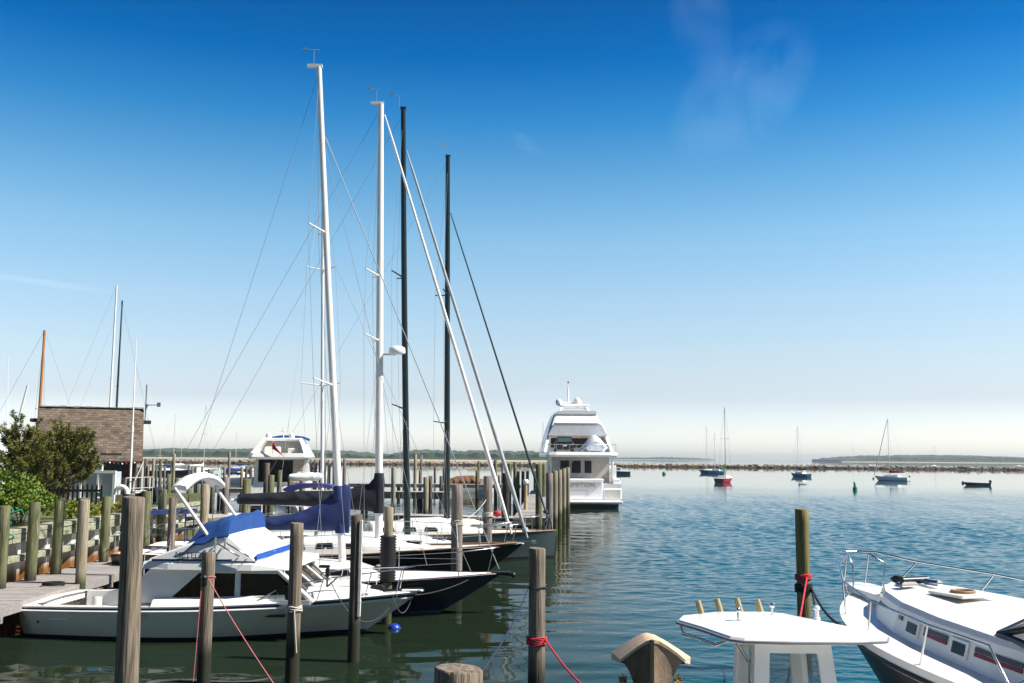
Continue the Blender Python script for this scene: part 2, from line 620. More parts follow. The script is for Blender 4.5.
# ------------------------------------------------------------------ water, land, far shores
def water():
    m = bpy.data.materials.new('harbour_water')
    m.use_nodes = True
    t = m.node_tree
    L = t.links.new
    b = t.nodes['Principled BSDF']
    b.inputs['Base Color'].default_value = (.010, .052, .060, 1)
    b.inputs['Roughness'].default_value = .03
    b.inputs['IOR'].default_value = 1.11
    ge = t.nodes.new('ShaderNodeNewGeometry')
    sp = t.nodes.new('ShaderNodeSeparateXYZ')
    L(ge.outputs['Position'], sp.inputs[0])

    def mth(op, x, y=None, z=None):
        n = t.nodes.new('ShaderNodeMath')
        n.operation = op
        for i, v in enumerate((x, y, z)):
            if isinstance(v, (int, float)):
                n.inputs[i].default_value = v
            elif v is not None:
                L(v, n.inputs[i])
        return n.outputs[0]

    def rng(v, a, b_, c_, d_):
        n = t.nodes.new('ShaderNodeMapRange')
        n.interpolation_type = 'SMOOTHSTEP'
        L(v, n.inputs[0])
        for i, k in enumerate((a, b_, c_, d_)):
            n.inputs[i + 1].default_value = k
        return n.outputs[0]

    def nz(scale, stretch, det=3, dist=0):
        mp = t.nodes.new('ShaderNodeMapping')
        mp.inputs['Scale'].default_value = stretch
        mp.inputs['Rotation'].default_value = (0, 0, R(14))
        L(ge.outputs['Position'], mp.inputs[0])
        n = t.nodes.new('ShaderNodeTexNoise')
        n.inputs['Scale'].default_value = scale
        n.inputs['Detail'].default_value = det
        n.inputs['Distortion'].default_value = dist
        L(mp.outputs[0], n.inputs['Vector'])
        return n.outputs[0]
    X, Y = sp.outputs['X'], sp.outputs['Y']
    big = nz(.06, (1, 1, 1), 2)
    # the wind ruffles the open water right of the berths; the slips and the far anchorage lie calm
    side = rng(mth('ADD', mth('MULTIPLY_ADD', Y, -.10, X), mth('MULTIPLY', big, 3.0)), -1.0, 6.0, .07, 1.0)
    far = rng(mth('MULTIPLY_ADD', big, 50, Y), 118, 190, 1.0, .0)
    amp = mth('MULTIPLY', side, far)
    amp = mth('MULTIPLY', amp, rng(nz(.25, (.5, 1.2, 1), 2), .3, .7, .65, 1.15))
    h = mth('MULTIPLY', nz(9.0, (.8, 1.2, 1), 3), .008)
    h = mth('MULTIPLY_ADD', nz(3.4, (.8, 1.25, 1), 3, .4), .016, h)
    h = mth('MULTIPLY', h, amp)
    h = mth('MULTIPLY_ADD', mth('MULTIPLY', nz(.9, (.5, 1.1, 1), 1, .6), far), .004, h)
    bp = t.nodes.new('ShaderNodeBump')
    bp.inputs['Strength'].default_value = 1
    bp.inputs['Distance'].default_value = 1
    L(h, bp.inputs['Height'])
    L(bp.outputs[0], b.inputs['Normal'])
    # slips painted dark green for their shade and dark reflections
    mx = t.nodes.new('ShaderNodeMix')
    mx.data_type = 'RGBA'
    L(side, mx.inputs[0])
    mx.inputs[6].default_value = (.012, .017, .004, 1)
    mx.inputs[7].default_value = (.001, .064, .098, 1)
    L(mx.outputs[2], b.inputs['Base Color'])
    # real ripples: a fan of quads whose size grows with distance, displaced by a wind sea of many small waves
    rows = [-80.0, -20.0, 0.0, 3.0, 5.0, 6.5]
    y = 7.5
    while y < 150:
        rows.append(y)
        y *= 1.0025
    while y < 6800:
        rows.append(y)
        y *= 1.02
    rows = np.array(rows)
    cols = np.concatenate([[-40, -12, -4, -2, -1.2, -.9], np.linspace(-.68, .68, 760), [.9, 1.2, 2, 4, 12, 40]])
    scale_ = np.maximum(rows, 7.5)
    Xg = scale_[:, None] * cols[None, :]
    Yg = np.repeat(rows[:, None], len(cols), 1)
    rg = np.random.default_rng(4)
    # where the breeze reaches: open water right of the berths, dying out in the far calm
    lowf = sum(np.sin(Xg * kx + Yg * ky + ph) for kx, ky, ph in ((.11, .07, 1), (-.06, .13, 2.2), (.21, -.05, .4), (.05, .23, 5))) / 4

    def sst(v, a, b_):
        t_ = np.clip((v - a) / (b_ - a), 0, 1)
        return t_ * t_ * (3 - 2 * t_)
    wind = .02 + .98 * sst(Xg - .055 * Yg + 1.6 * lowf, -1.5, 4.5)
    wind *= 1 - .93 * sst(Yg + 18 * lowf, 105, 165)
    wind *= .72 + .36 * lowf
    wind *= .46 + .66 * sst(Yg, 16, 60)
    wind *= sst(Yg, 7.0, 9.0) * sst(.67 - np.abs(Xg / np.maximum(Yg, 1)), 0, .05)
    cell = np.maximum(np.gradient(rows)[:, None], 0 * Xg + (cols[7] - cols[6]) * scale_[:, None])
    Zg = np.zeros_like(Xg)
    swell = np.zeros_like(Xg)
    NW = 90
    for i_ in range(NW):
        lam = .13 * (.95 / .13) ** (i_ / (NW - 1)) * rg.uniform(.92, 1.08)
        th = R(-100) + rg.normal() * R(34)
        k_ = 2 * math.pi / lam
        slope = SLOPE * math.sqrt(2.0 / NW)
        fade = np.clip((lam / cell - 2.0) / 1.5, 0, 1)
        # slow group modulation so that crests come and go
        g_ = .75 + .25 * np.sin((Xg * math.cos(th + 1.3) + Yg * math.sin(th + 1.3)) * k_ * .13 + rg.uniform(0, 6.28))
        Zg += slope / k_ * fade * g_ * np.sin((Xg * math.cos(th) + Yg * math.sin(th)) * k_ + rg.uniform(0, 6.28))
    Zg *= wind
    inside = (Yg > 8) & (Yg < 150)
    for lam, th, a_ in ((1.7, -80, .0035), (2.6, -115, .0045), (1.1, -60, .0018), (.8, -95, .0012)):
        k_ = 2 * math.pi / lam
        Zg += a_ * sst(Yg, 8, 11) * (1 - sst(Yg, 60, 140)) * np.sin((Xg * math.cos(R(th)) + Yg * math.sin(R(th))) * k_ + 2.0 * np.sin(Xg * .4 + Yg * .31 + th))
    nr_, nc_ = Xg.shape
    co = np.stack([Xg, Yg, Zg], -1).reshape(-1, 3).astype(np.float32)
    idx = np.arange(nr_ * nc_, dtype=np.int32).reshape(nr_, nc_)
    quads = np.stack([idx[:-1, :-1], idx[:-1, 1:], idx[1:, 1:], idx[1:, :-1]], -1).reshape(-1, 4)
    me = bpy.data.meshes.new('water')
    me.vertices.add(len(co))
    me.vertices.foreach_set('co', co.ravel())
    me.loops.add(quads.size)
    me.loops.foreach_set('vertex_index', quads.ravel())
    me.polygons.add(len(quads))
    me.polygons.foreach_set('loop_start', np.arange(0, quads.size, 4, dtype=np.int32))
    me.polygons.foreach_set('use_smooth', np.ones(len(quads), dtype=bool))
    me.update(calc_edges=True)
    me.validate()
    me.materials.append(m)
    o = bpy.data.objects.new('water', me)
    COL.objects.link(o)
    structure(o)


SLOPE = .23
water()
BX = -13.0            # face of the bulkhead
GZ = 2.15             # level of the land behind it
w = MB()
for xs, ys in (([-90, -50, -30, -22, -17, -13.25], [-10, 8, 16, 22, 28, 34, 40.4]), ([-90, -50, -30, -22, -18, -15.7], [40.4, 44, 48, 52])):
    n = len(xs)
    gz = lambda x, y: GZ + .05 * math.sin(x * 1.3 + y)
    vs = [(x, y, gz(x, y)) for y in ys for x in xs]
    w.add(vs, [(j * n + i, j * n + i + 1, (j + 1) * n + i + 1, (j + 1) * n + i) for j in range(len(ys) - 1) for i in range(n - 1)], 0, True)
    edge = [(xs[-1], y) for y in ys] + [(x, ys[-1]) for x in reversed(xs[:-1])]
    for (x0, y0), (x1, y1) in zip(edge, edge[1:]):
        w.face([(x0, y0, -2), (x1, y1, -2), (x1, y1, gz(x1, y1)), (x0, y0, gz(x0, y0))])
structure(w.obj('ground', grassm))

# bulkhead: corrugated sheet, two wales and a cap
bk = thing('bulkhead', 'low timber capped bulkhead with pale rust stained sheeting along the boardwalk', 'bulkhead', (BX, 36, 0))
w = MB()
y = -22.0
prof = []
while y < 4.5:
    prof += [(0, y), (0, y + .30), (-.22, y + .42), (-.22, y + .72)]
    y += .84
w.loft([[(x, yy, -1.5) for x, yy in prof], [(x, yy, .55) for x, yy in prof], [(x, yy, 1.5) for x, yy in prof], [(x, yy, 2.0) for x, yy in prof]], False, False)
w.obj('sheeting', sheet, bk)
w = MB()
y = -22
while y < 4.5:
    w.box((.0, y + 1.2, 2.10 + rnd.uniform(-.02, .02)), (.42, 2.36, .13), rnd.uniform(-.004, .004), bev=.012)
    w.box((.115, y + 1.2, 1.90), (.19, 2.36, .22), bev=.012)
    y += 2.4
w.obj('cap', tgreen, bk)
w = MB()
y = -22
while y < 4.5:
    w.box((.12, y + 1.2, 1.38), (.18, 2.38, .17), bev=.012)
    y += 2.4
w.obj('wale', tgreen, bk)


# ------------------------------------------------------------------ pilings
def piling_mesh(r, h, zb, n=14, rings=9, seed=0, lean=(0, 0)):
    q = random.Random(seed)
    w = MB()
    secs = []
    ph = [q.uniform(0, 6) for _ in range(4)]
    zs = [zb + (h - zb) * i / (rings - 1) for i in range(rings)]
    zs[-1] = h - .012
    for i, z in enumerate(zs + [h]):
        sec = []
        for k in range(n):
            a = 2 * math.pi * k / n
            rr = r * (1 + .035 * math.sin(2 * a + ph[0]) + .02 * math.sin(5 * a + ph[1] + z) + .018 * math.sin(z * 2.1 + ph[2]))
            rr *= 1.04 - .05 * (z - zb) / (h - zb)
            if i == len(zs):
                rr *= .93
            sec.append(Vector((rr * math.cos(a) + lean[0] * z, rr * math.sin(a) + lean[1] * z,
                               z + (.008 * math.sin(a + ph[3]) if i >= len(zs) - 1 else 0))))
        secs.append(sec)
    w.loft(secs, True, False, 0, True)
    w.add(secs[-1], [tuple(range(n))], 0)
    return w


PIL = {}


def piling(key, px, ytop, d, dia, mat, label, group=None, zb=-1.5, lean=0, n=14, name='mooring_piling', ztop=None, rings=9):
    p = P(px, ytop, d)
    z = p.z if ztop is None else ztop
    base = Vector((p.x - lean * z, p.y, 0))
    w = piling_mesh(dia / 2, z, zb, n, rings, seed=hash((round(px), round(ytop))) % 9999, lean=(lean, 0))
    o = w.obj(name, mat, None)
    o.location = base
    tag(o, label, 'piling', group)
    PIL[key] = (base, dia / 2, z, lean)
    return o


piling('P1', 134, 497, 13, .272, pwood, 'thickest tall grey weathered piling in front of the white cabin cruiser\'s stern', lean=-.010, n=28, rings=24)
piling('P2', 209, 552, 17.5, .232, pwood, 'short weathered piling with a pink rope in front of the cabin cruiser\'s windows', n=24, rings=20)
piling('P3', 297, 523, 18.5, .245, pwood, 'weathered piling with a white rope ring in front of the cabin cruiser\'s foredeck', n=24, rings=20)
piling('P4', 357, 515, 20.6, .235, pbrown, 'slim dark piling with a pale strip up its sunny side by the cruiser\'s bow', n=20, rings=16)
piling('P5', 537, 548, 16, .272, pwood, 'weathered piling wrapped with bright red rope standing alone in green water', n=28, rings=22)
piling('P6', 459, 668, 7.2, .335, pwood, 'short stubby piling top at the bottom edge, nearest to the viewer', n=32, rings=22)
piling('P7', 801.5, 509, 20, .268, polive, 'olive brown piling with red and black rope behind the white hardtop boat', n=24, rings=18)
piling('P8', 457.5, 485, 30, .345, pwoodd, 'pale grey piling with a white rope ring rising before the furled headsails', n=20, rings=14)
piling('P9', 389, 507, 25.2, .24, ptan, 'tan piling carrying a black ribbed fender beside the cruiser\'s bow', n=18)
piling('P10', 488, 476, 37, .33, pwoodd, 'grey piling with a rope near its middle behind the black sloop\'s bow', n=18)
piling('PW', 85, 500, 26, .255, ptan, 'slender tan weathered piling standing on the boardwalk edge near the bulkhead', n=18, zb=-1.2)
piling('PD', 173, 498, 30, .22, pwood, 'thin brown piling at the boardwalk edge under the white bimini', n=14)
piling('PS', 506, 473, 45, .33, darkwood, 'dark brown thick piling beside the lamp post at the pier head', n=14)
# sunlit side of P4, added as a pale strip
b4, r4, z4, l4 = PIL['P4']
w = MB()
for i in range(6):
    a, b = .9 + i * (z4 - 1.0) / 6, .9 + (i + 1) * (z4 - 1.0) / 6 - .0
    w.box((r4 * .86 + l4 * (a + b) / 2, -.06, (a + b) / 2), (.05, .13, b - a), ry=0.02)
o = w.obj('sunlit_strip', offw)
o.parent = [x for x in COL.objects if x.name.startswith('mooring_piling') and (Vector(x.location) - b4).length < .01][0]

bposts = [(5, 506), (35, 502), (60, 500.5), (84, 498), (107, 496.5), (127, 494), (147, 491), (163, 489.5)]
for i, (px, yt) in enumerate(bposts):
    d = 12.72 * 995 / (512 - px)
    piling('B%d' % i, px, yt, d, rnd.uniform(.27, .31), pgreen,
           'green stained treated post standing against the low bulkhead', 'posts along the bulkhead', name='bulkhead_post', zb=-1)
# piles on the outer side of the long pier
for i, (px, yt, d, dia) in enumerate([(549.5, 473, 50, .34), (555, 470.8, 54.5, .30), (559.5, 469.7, 59, .31), (563.8, 468.4, 64, .30), (567.8, 467.4, 69.5, .30)]):
    piling('E%d' % i, px, yt, d, dia, [pwoodd, ptan, ptan, ptan, ptan][i],
           'pale tan piling in the row along the outer edge of the pier' if i else 'nearest and darkest piling of the row along the pier\'s outer edge',
           'pilings along the pier edge' if i else None)
mid = [(224.6, 467, 2.6), (229.6, 451.5, 2.8), (226, 477, 6), (242, 467, 3), (246.5, 466.5, 2.6), (251, 467, 3), (247, 479, 8), (256, 467, 3.4),
       (259.5, 467, 3), (267, 463, 6), (271.5, 475, 6.2), (280, 470, 5), (286, 468, 2.6), (290.5, 477, 5.4), (302.5, 476, 5.4), (315, 470, 3),
       (146, 459, 3), (148.5, 466, 3), (153.8, 458.5, 3), (156.5, 466, 2.4), (161, 459, 3.2), (165, 466.5, 2.6), (171.5, 466.5, 2.6), (174.3, 454, 3), (169, 474, 5),
       (137.5, 467, 3), (140.5, 467, 3), (189, 465.5, 2.2), (192.5, 467, 2.6), (195.5, 467, 2.4), (202.5, 466.5, 2.4), (209, 469, 2.4),
       (189.5, 488, 6), (198, 484, 4), (205.5, 484, 8), (213, 485, 5), (177, 478, 4.4), (168, 487, 5),
       (393.5, 467.5, 4.6), (404, 467, 2), (415.5, 454.3, 3.2), (421.6, 455, 2.2), (420, 470.5, 2.4), (426, 477, 5.2), (430.5, 476, 4), (435, 467, 2.2), (444, 468.6, 2.6), (441, 476, 3),
       (477, 470.5, 3.2), (478.5, 461, 2.2), (495.5, 460, 3.4), (502.7, 456, 2.4), (499, 475, 2.4), (518, 471.3, 3.4), (523, 471.3, 3.2), (527.5, 471, 3.2), (534.7, 471, 2.6), (541, 471, 3),
       (539, 464, 6.5), (544, 464, 4), (548.2, 464, 3.2), (510, 464, 3.5), (515, 462, 3.5)]
for i, (px, yt, wd) in enumerate(mid):
    d = .31 * 995 / wd
    d = max(28, min(d, 150))
    piling('m%d' % i, px, yt, d, .31 if wd < 7 else .33, [pwoodd, pgreen, pbrown, ptan][(i * 7 + int(px)) % 4],
           'weathered mooring piling among the finger piers behind the moored sailboats', 'pilings among the finger piers', n=10, rings=5, lean=rnd.uniform(-.012, .012))
px = 297
i = 0
while px < 346:
    piling('r%d' % i, px, 459.5 + rnd.uniform(-.6, .9), 92 - .1 * i, .31, [pwoodd, pbrown, pwoodd, ptan][i % 4],
           'grey piling in the close fence like row behind the furled white boom', 'close row of pilings at the far pier', n=10, rings=5)
    px += rnd.uniform(4.0, 5.6)
    i += 1


# ------------------------------------------------------------------ boardwalk and piers
def deck(name, mat, pts, z, th, kind, label=None, cat='pier', boards='X', joists=True):
    w = MB()
    top = [Vector((x, y, z)) for x, y in pts]
    bot = [Vector((x, y, z - th)) for x, y in pts]
    c = sum(top, Vector()) / len(top)
    c.z = 0
    return top, bot, c


# boardwalk between bulkhead and cruiser (boards run across)
w = MB()
y = 6.0
while y < 37:
    w.box((-11.93 + rnd.uniform(-.012, .012), y + .072, .785 + rnd.uniform(-.004, .004)), (1.90, .136, .05), rnd.uniform(-.004, .004))
    y += .145
w.box((-11.00, 21.5, .70), (.09, 31, .22))
w.box((-12.80, 21.5, .66), (.08, 31, .2))
for yy in range(7, 37, 3):
    w.box((-11.9, yy, .58), (1.9, .1, .24))
brd = M('boardwalk_boards', (.20, .18, .17), .9, col2=(.42, .39, .37), vs=5, stretch=(.5, 6, 6), bump=.5, bs=25)
structure(w.obj('boardwalk', brd))


def pier(label, a, b, width, z, mat=pierpl, th=.32, legs=True, kick=False):
    a, b = Vector((a.x, a.y, 0)), Vector((b.x, b.y, 0))
    d = (b - a)
    ln = d.length
    rz = math.atan2(d.y, d.x)
    t = thing('finger_pier', label, 'pier', a, rz)
    brd = M('pier_boards', (.30, .27, .24), .9, col2=(.50, .46, .41), vs=4, stretch=(6, .5, 6), bump=.4, bs=25)
    w = MB()
    x = 0
    while x < ln:
        w.box((x + .09, rnd.uniform(-.02, .02), z - .025 + rnd.uniform(-.006, .006)), (.165, width, .05))
        x += .18
    w.obj('decking', brd, t)
    w = MB()
    for s in (-1, 1):
        w.box((ln / 2, s * (width / 2 - .05), z - .05 - th / 2), (ln, .09, th))
    w.box((-.03, 0, z - .05 - th / 2), (.08, width, th))
    w.box((ln + .03, 0, z - .05 - th / 2), (.08, width, th))
    w.obj('fascia', pierside, t)
    x = .6
    while x < ln:
        for s in (-1, 1):
            w = MB()
            w.tube([(x, s * (width / 2 - .3), -1.5), (x, s * (width / 2 - .3), z - .06)], .13, 8)
            w.obj('leg', darkwood, t)
        x += 4.5
    return t


# the long pier running out towards the motor yacht
pier('long grey plank pier running out towards the white motor yacht', P(531, 516, 50), P(541, 490, 92), 1.75, 1.12)
pier('pale pier head crossing behind the furled headsails with water beneath', P(392, 512, 53), P(519, 512, 51), 1.6, 1.10)
pier('shaded cross pier behind the black masts with open water under it', P(250, 492, 82), P(449, 492, 80), 1.8, 1.35, th=.5)
pier('farthest narrow pier behind the pilings of the dark masts', P(350, 482, 105), P(520, 482, 105), 1.6, 1.3)
pier('narrow dark pier left of the raft of pilings by the sport yacht', P(214, 482, 88), P(262, 482, 88), 1.6, 1.25)
pier('sunlit service pier in front of the shingled hut\'s right side', P(140, 497, 44), P(216, 500, 43), 3.2, 1.5, th=.4)


# ------------------------------------------------------------------ hulls
class Hull:
    def __init__(self, L, B, zs, zb, rake=.9, tr=.75, wl=.8, dip=.0, full=2.3, trake=.12, sp=1.7):
        self.L, self.B, self.zs, self.zb, self.rake, self.tr = L, B, zs, zb, rake, tr
        self.wl, self.dip, self.full, self.trake, self.sp = wl, dip, full, trake, sp

    def sheer(self, u):
        return self.zs + (self.zb - self.zs) * u ** self.sp - self.dip * math.sin(math.pi * u)

    def plan(self, u):
        a = self.tr + (1 - self.tr) * math.sin(math.pi / 2 * min(u / .45, 1))
        return a * (1 - max(0, (u - .4) / .6) ** self.full)

    def pt(self, u, vn, side):
        """vn: 0 at the waterline, 1 at the sheer, below 0 under water"""
        zt = self.sheer(u)
        z = vn * zt if vn >= 0 else vn * .6
        vv = max(vn, -.35)
        pl = max(self.plan(u), 0)
        hb = self.B / 2 * pl ** (1 + .75 * (1 - vv) * (1 if u > .4 else .2)) * (1 - (1 - self.wl) * (1 - vv) ** 1.6)
        if vn < -.5:
            hb *= .25
        hb = max(hb, .012)
        x = -self.L / 2 + u * (self.L - self.rake * (1 - vn) ** 1.1 if vn <= 1 else self.L) + self.trake * (1 - vn) * (1 - u)
        return Vector((x, side * hb, z))

    def at(self, x, side=1, inset=0, up=0):
        u = (x + self.L / 2) / self.L
        u = max(0, min(1, u))
        return Vector((x, side * max(0.0, self.B / 2 * max(self.plan(u), 0) - inset), self.sheer(u) + up))

    def build(self, root, mats, rows=None, nu=28, deckmat=None, deckdrop=.03, name='hull', hole=None, rail=None, railr=.025):
        """rows: list of (vn_top, material index) from the keel up"""
        rows = rows or [(-.0, 0), (.10, 1), (.4, 2), (.7, 2), (1.0, 2)]
        vns = [-1.0, -.4] + [r[0] for r in rows]
        mi = [0] + [r[1] for r in rows]
        us = [1 - (1 - i / nu) ** 1.25 for i in range(nu + 1)]
        w = MB()
        for side in (-1, 1):
            grid = [[self.pt(u, v, side) for v in vns] for u in us]
            for i in range(nu):
                for j in range(len(vns) - 1):
                    q = [grid[i][j], grid[i + 1][j], grid[i + 1][j + 1], grid[i][j + 1]]
                    w.face(q if side < 0 else q[::-1], mi[j], True)
        a = [self.pt(0, v, -1) for v in vns]
        b = [self.pt(0, v, 1) for v in vns]
        for j in range(len(vns) - 1):
            w.face([a[j + 1], b[j + 1], b[j], a[j]], mi[j])
        self.weld(w)
        h = w.obj(name, mats, root)
        w = MB()
        xs = us
        for i in range(nu):
            pa = [self.pt(us[i], 1, s) for s in (-1, 1)]
            pb = [self.pt(us[i + 1], 1, s) for s in (-1, 1)]
            if hole and hole[0] <= us[i] and us[i + 1] <= hole[1] + 1e-6:
                for s, (p, q) in ((-1, (pa[0], pb[0])), (1, (pa[1], pb[1]))):
                    p2, q2 = p + Vector((0, -s * hole[2], 0)), q + Vector((0, -s * hole[2], 0))
                    dn = Vector((0, 0, -deckdrop))
                    f = [p + dn, q + dn, q2 + dn, p2 + dn]
                    w.face(f if s < 0 else f[::-1])
                    dz = Vector((0, 0, -hole[3]))
                    f = [p2 + dn, q2 + dn, q2 + dz, p2 + dz]
                    w.face(f if s < 0 else f[::-1])
                f = []
                for p, s in ((pa[0], -1), (pb[0], -1), (pb[1], 1), (pa[1], 1)):
                    f.append(p + Vector((0, -s * hole[2], -hole[3])))
                w.face(f)
                continue
            m0 = (pa[0] + pa[1]) / 2 + Vector((0, 0, .04))
            m1 = (pb[0] + pb[1]) / 2 + Vector((0, 0, .04))
            dn = Vector((0, 0, -deckdrop))
            w.face([pa[0] + dn, pb[0] + dn, m1 + dn, m0 + dn], 0, True)
            w.face([m0 + dn, m1 + dn, pb[1] + dn, pa[1] + dn], 0, True)
        w.obj('deck', deckmat or deckw, root)
        if rail:
            w = MB()
            for s in (-1, 1):
                w.tube([self.pt(u, 1, s) + Vector((0, 0, .012)) for u in us], railr, 6)
            w.tube([self.pt(0, 1, -1), self.pt(0, 1, 1)], railr, 6)
            w.obj('toe_rail', rail, root)
        return h

    @staticmethod
    def weld(w):
        key = {}
        rem = []
        nv = []
        for v in w.v:
            k = (round(v.x, 4), round(v.y, 4), round(v.z, 4))
            if k not in key:
                key[k] = len(nv)
                nv.append(v)
            rem.append(key[k])
        fs, ms, ss = [], [], []
        for f, m, s in zip(w.f, w.m, w.s):
            g = []
            for i in f:
                j = rem[i]
                if j not in g:
                    g.append(j)
            if len(g) > 2:
                fs.append(tuple(g))
                ms.append(m)
                ss.append(s)
        w.v, w.f, w.m, w.s = nv, fs, ms, ss


def house(w, secs, m=0, smooth=False, bulge=.04):
    """superstructure lofted along x: (x, half width foot, half width top, z foot, z top)"""
    out_ = []
    for x, hb, ht, z0, z1 in secs:
        e = min(.06, (z1 - z0) * .3)
        out_.append([Vector(p) for p in ((x, -hb, z0), (x, hb, z0), (x, ht, z1 - e), (x, ht - e * .8, z1), (x, 0, z1 + bulge * ht),
                                         (x, -ht + e * .8, z1), (x, -ht, z1 - e))])
    w.loft(out_, True, True, m, smooth)


def sidept(secs, x, t, side, off=.006):
    for a, b in zip(secs, secs[1:]):
        if a[0] <= x <= b[0]:
            k = (x - a[0]) / (b[0] - a[0]) if b[0] > a[0] else 0
            s = [a[i] + (b[i] - a[i]) * k for i in range(5)]
            return Vector((x, side * (s[1] + (s[2] - s[1]) * t + off), s[3] + (s[4] - s[3]) * t))
    return None


def window(secs, corners, side, mat, root, name='window', th=.012):
    w = MB()
    a = [sidept(secs, x, t, side, th) for x, t in corners]
    b = [sidept(secs, x, t, side, -.02) for x, t in corners]
    if side > 0:
        a, b = a[::-1], b[::-1]
    w.face(a)
    n = len(a)
    for i in range(n):
        w.face([a[(i + 1) % n], a[i], b[i], b[(i + 1) % n]])
    return w.obj(name, mat, root)


def cover(w, pts, n=16, m=0, seed=1, wr=.06):
    """sail cover: (x, z bottom, z top, half width)"""
    secs = []
    q = random.Random(seed)
    P2 = []
    for a, b in zip(pts, pts[1:]):
        k = max(2, int(abs(b[0] - a[0]) / .12))
        for i in range(k):
            P2.append([a[j] + (b[j] - a[j]) * i / k for j in range(4)])
    P2.append(list(pts[-1]))
    for x, z0, z1, hw in P2:
        s = []
        zc, hh = (z0 + z1) / 2, (z1 - z0) / 2
        for k in range(n):
            a = 2 * math.pi * k / n
            d = 1 + wr * 3 * (mnoise.noise(Vector((x * 1.7, k * .8, seed)))) + wr * 1.5 * math.sin(x * 9 + 2.2 * math.sin(a) + seed)
            s.append(Vector((x, hw * math.cos(a) * d * (1 - .45 * max(0, math.sin(a))), zc + hh * math.sin(a) * (1 + wr * mnoise.noise(Vector((x * 2.3, k, seed + 5)))))))
        secs.append(s)
    w.loft(secs, True, True, m, True)


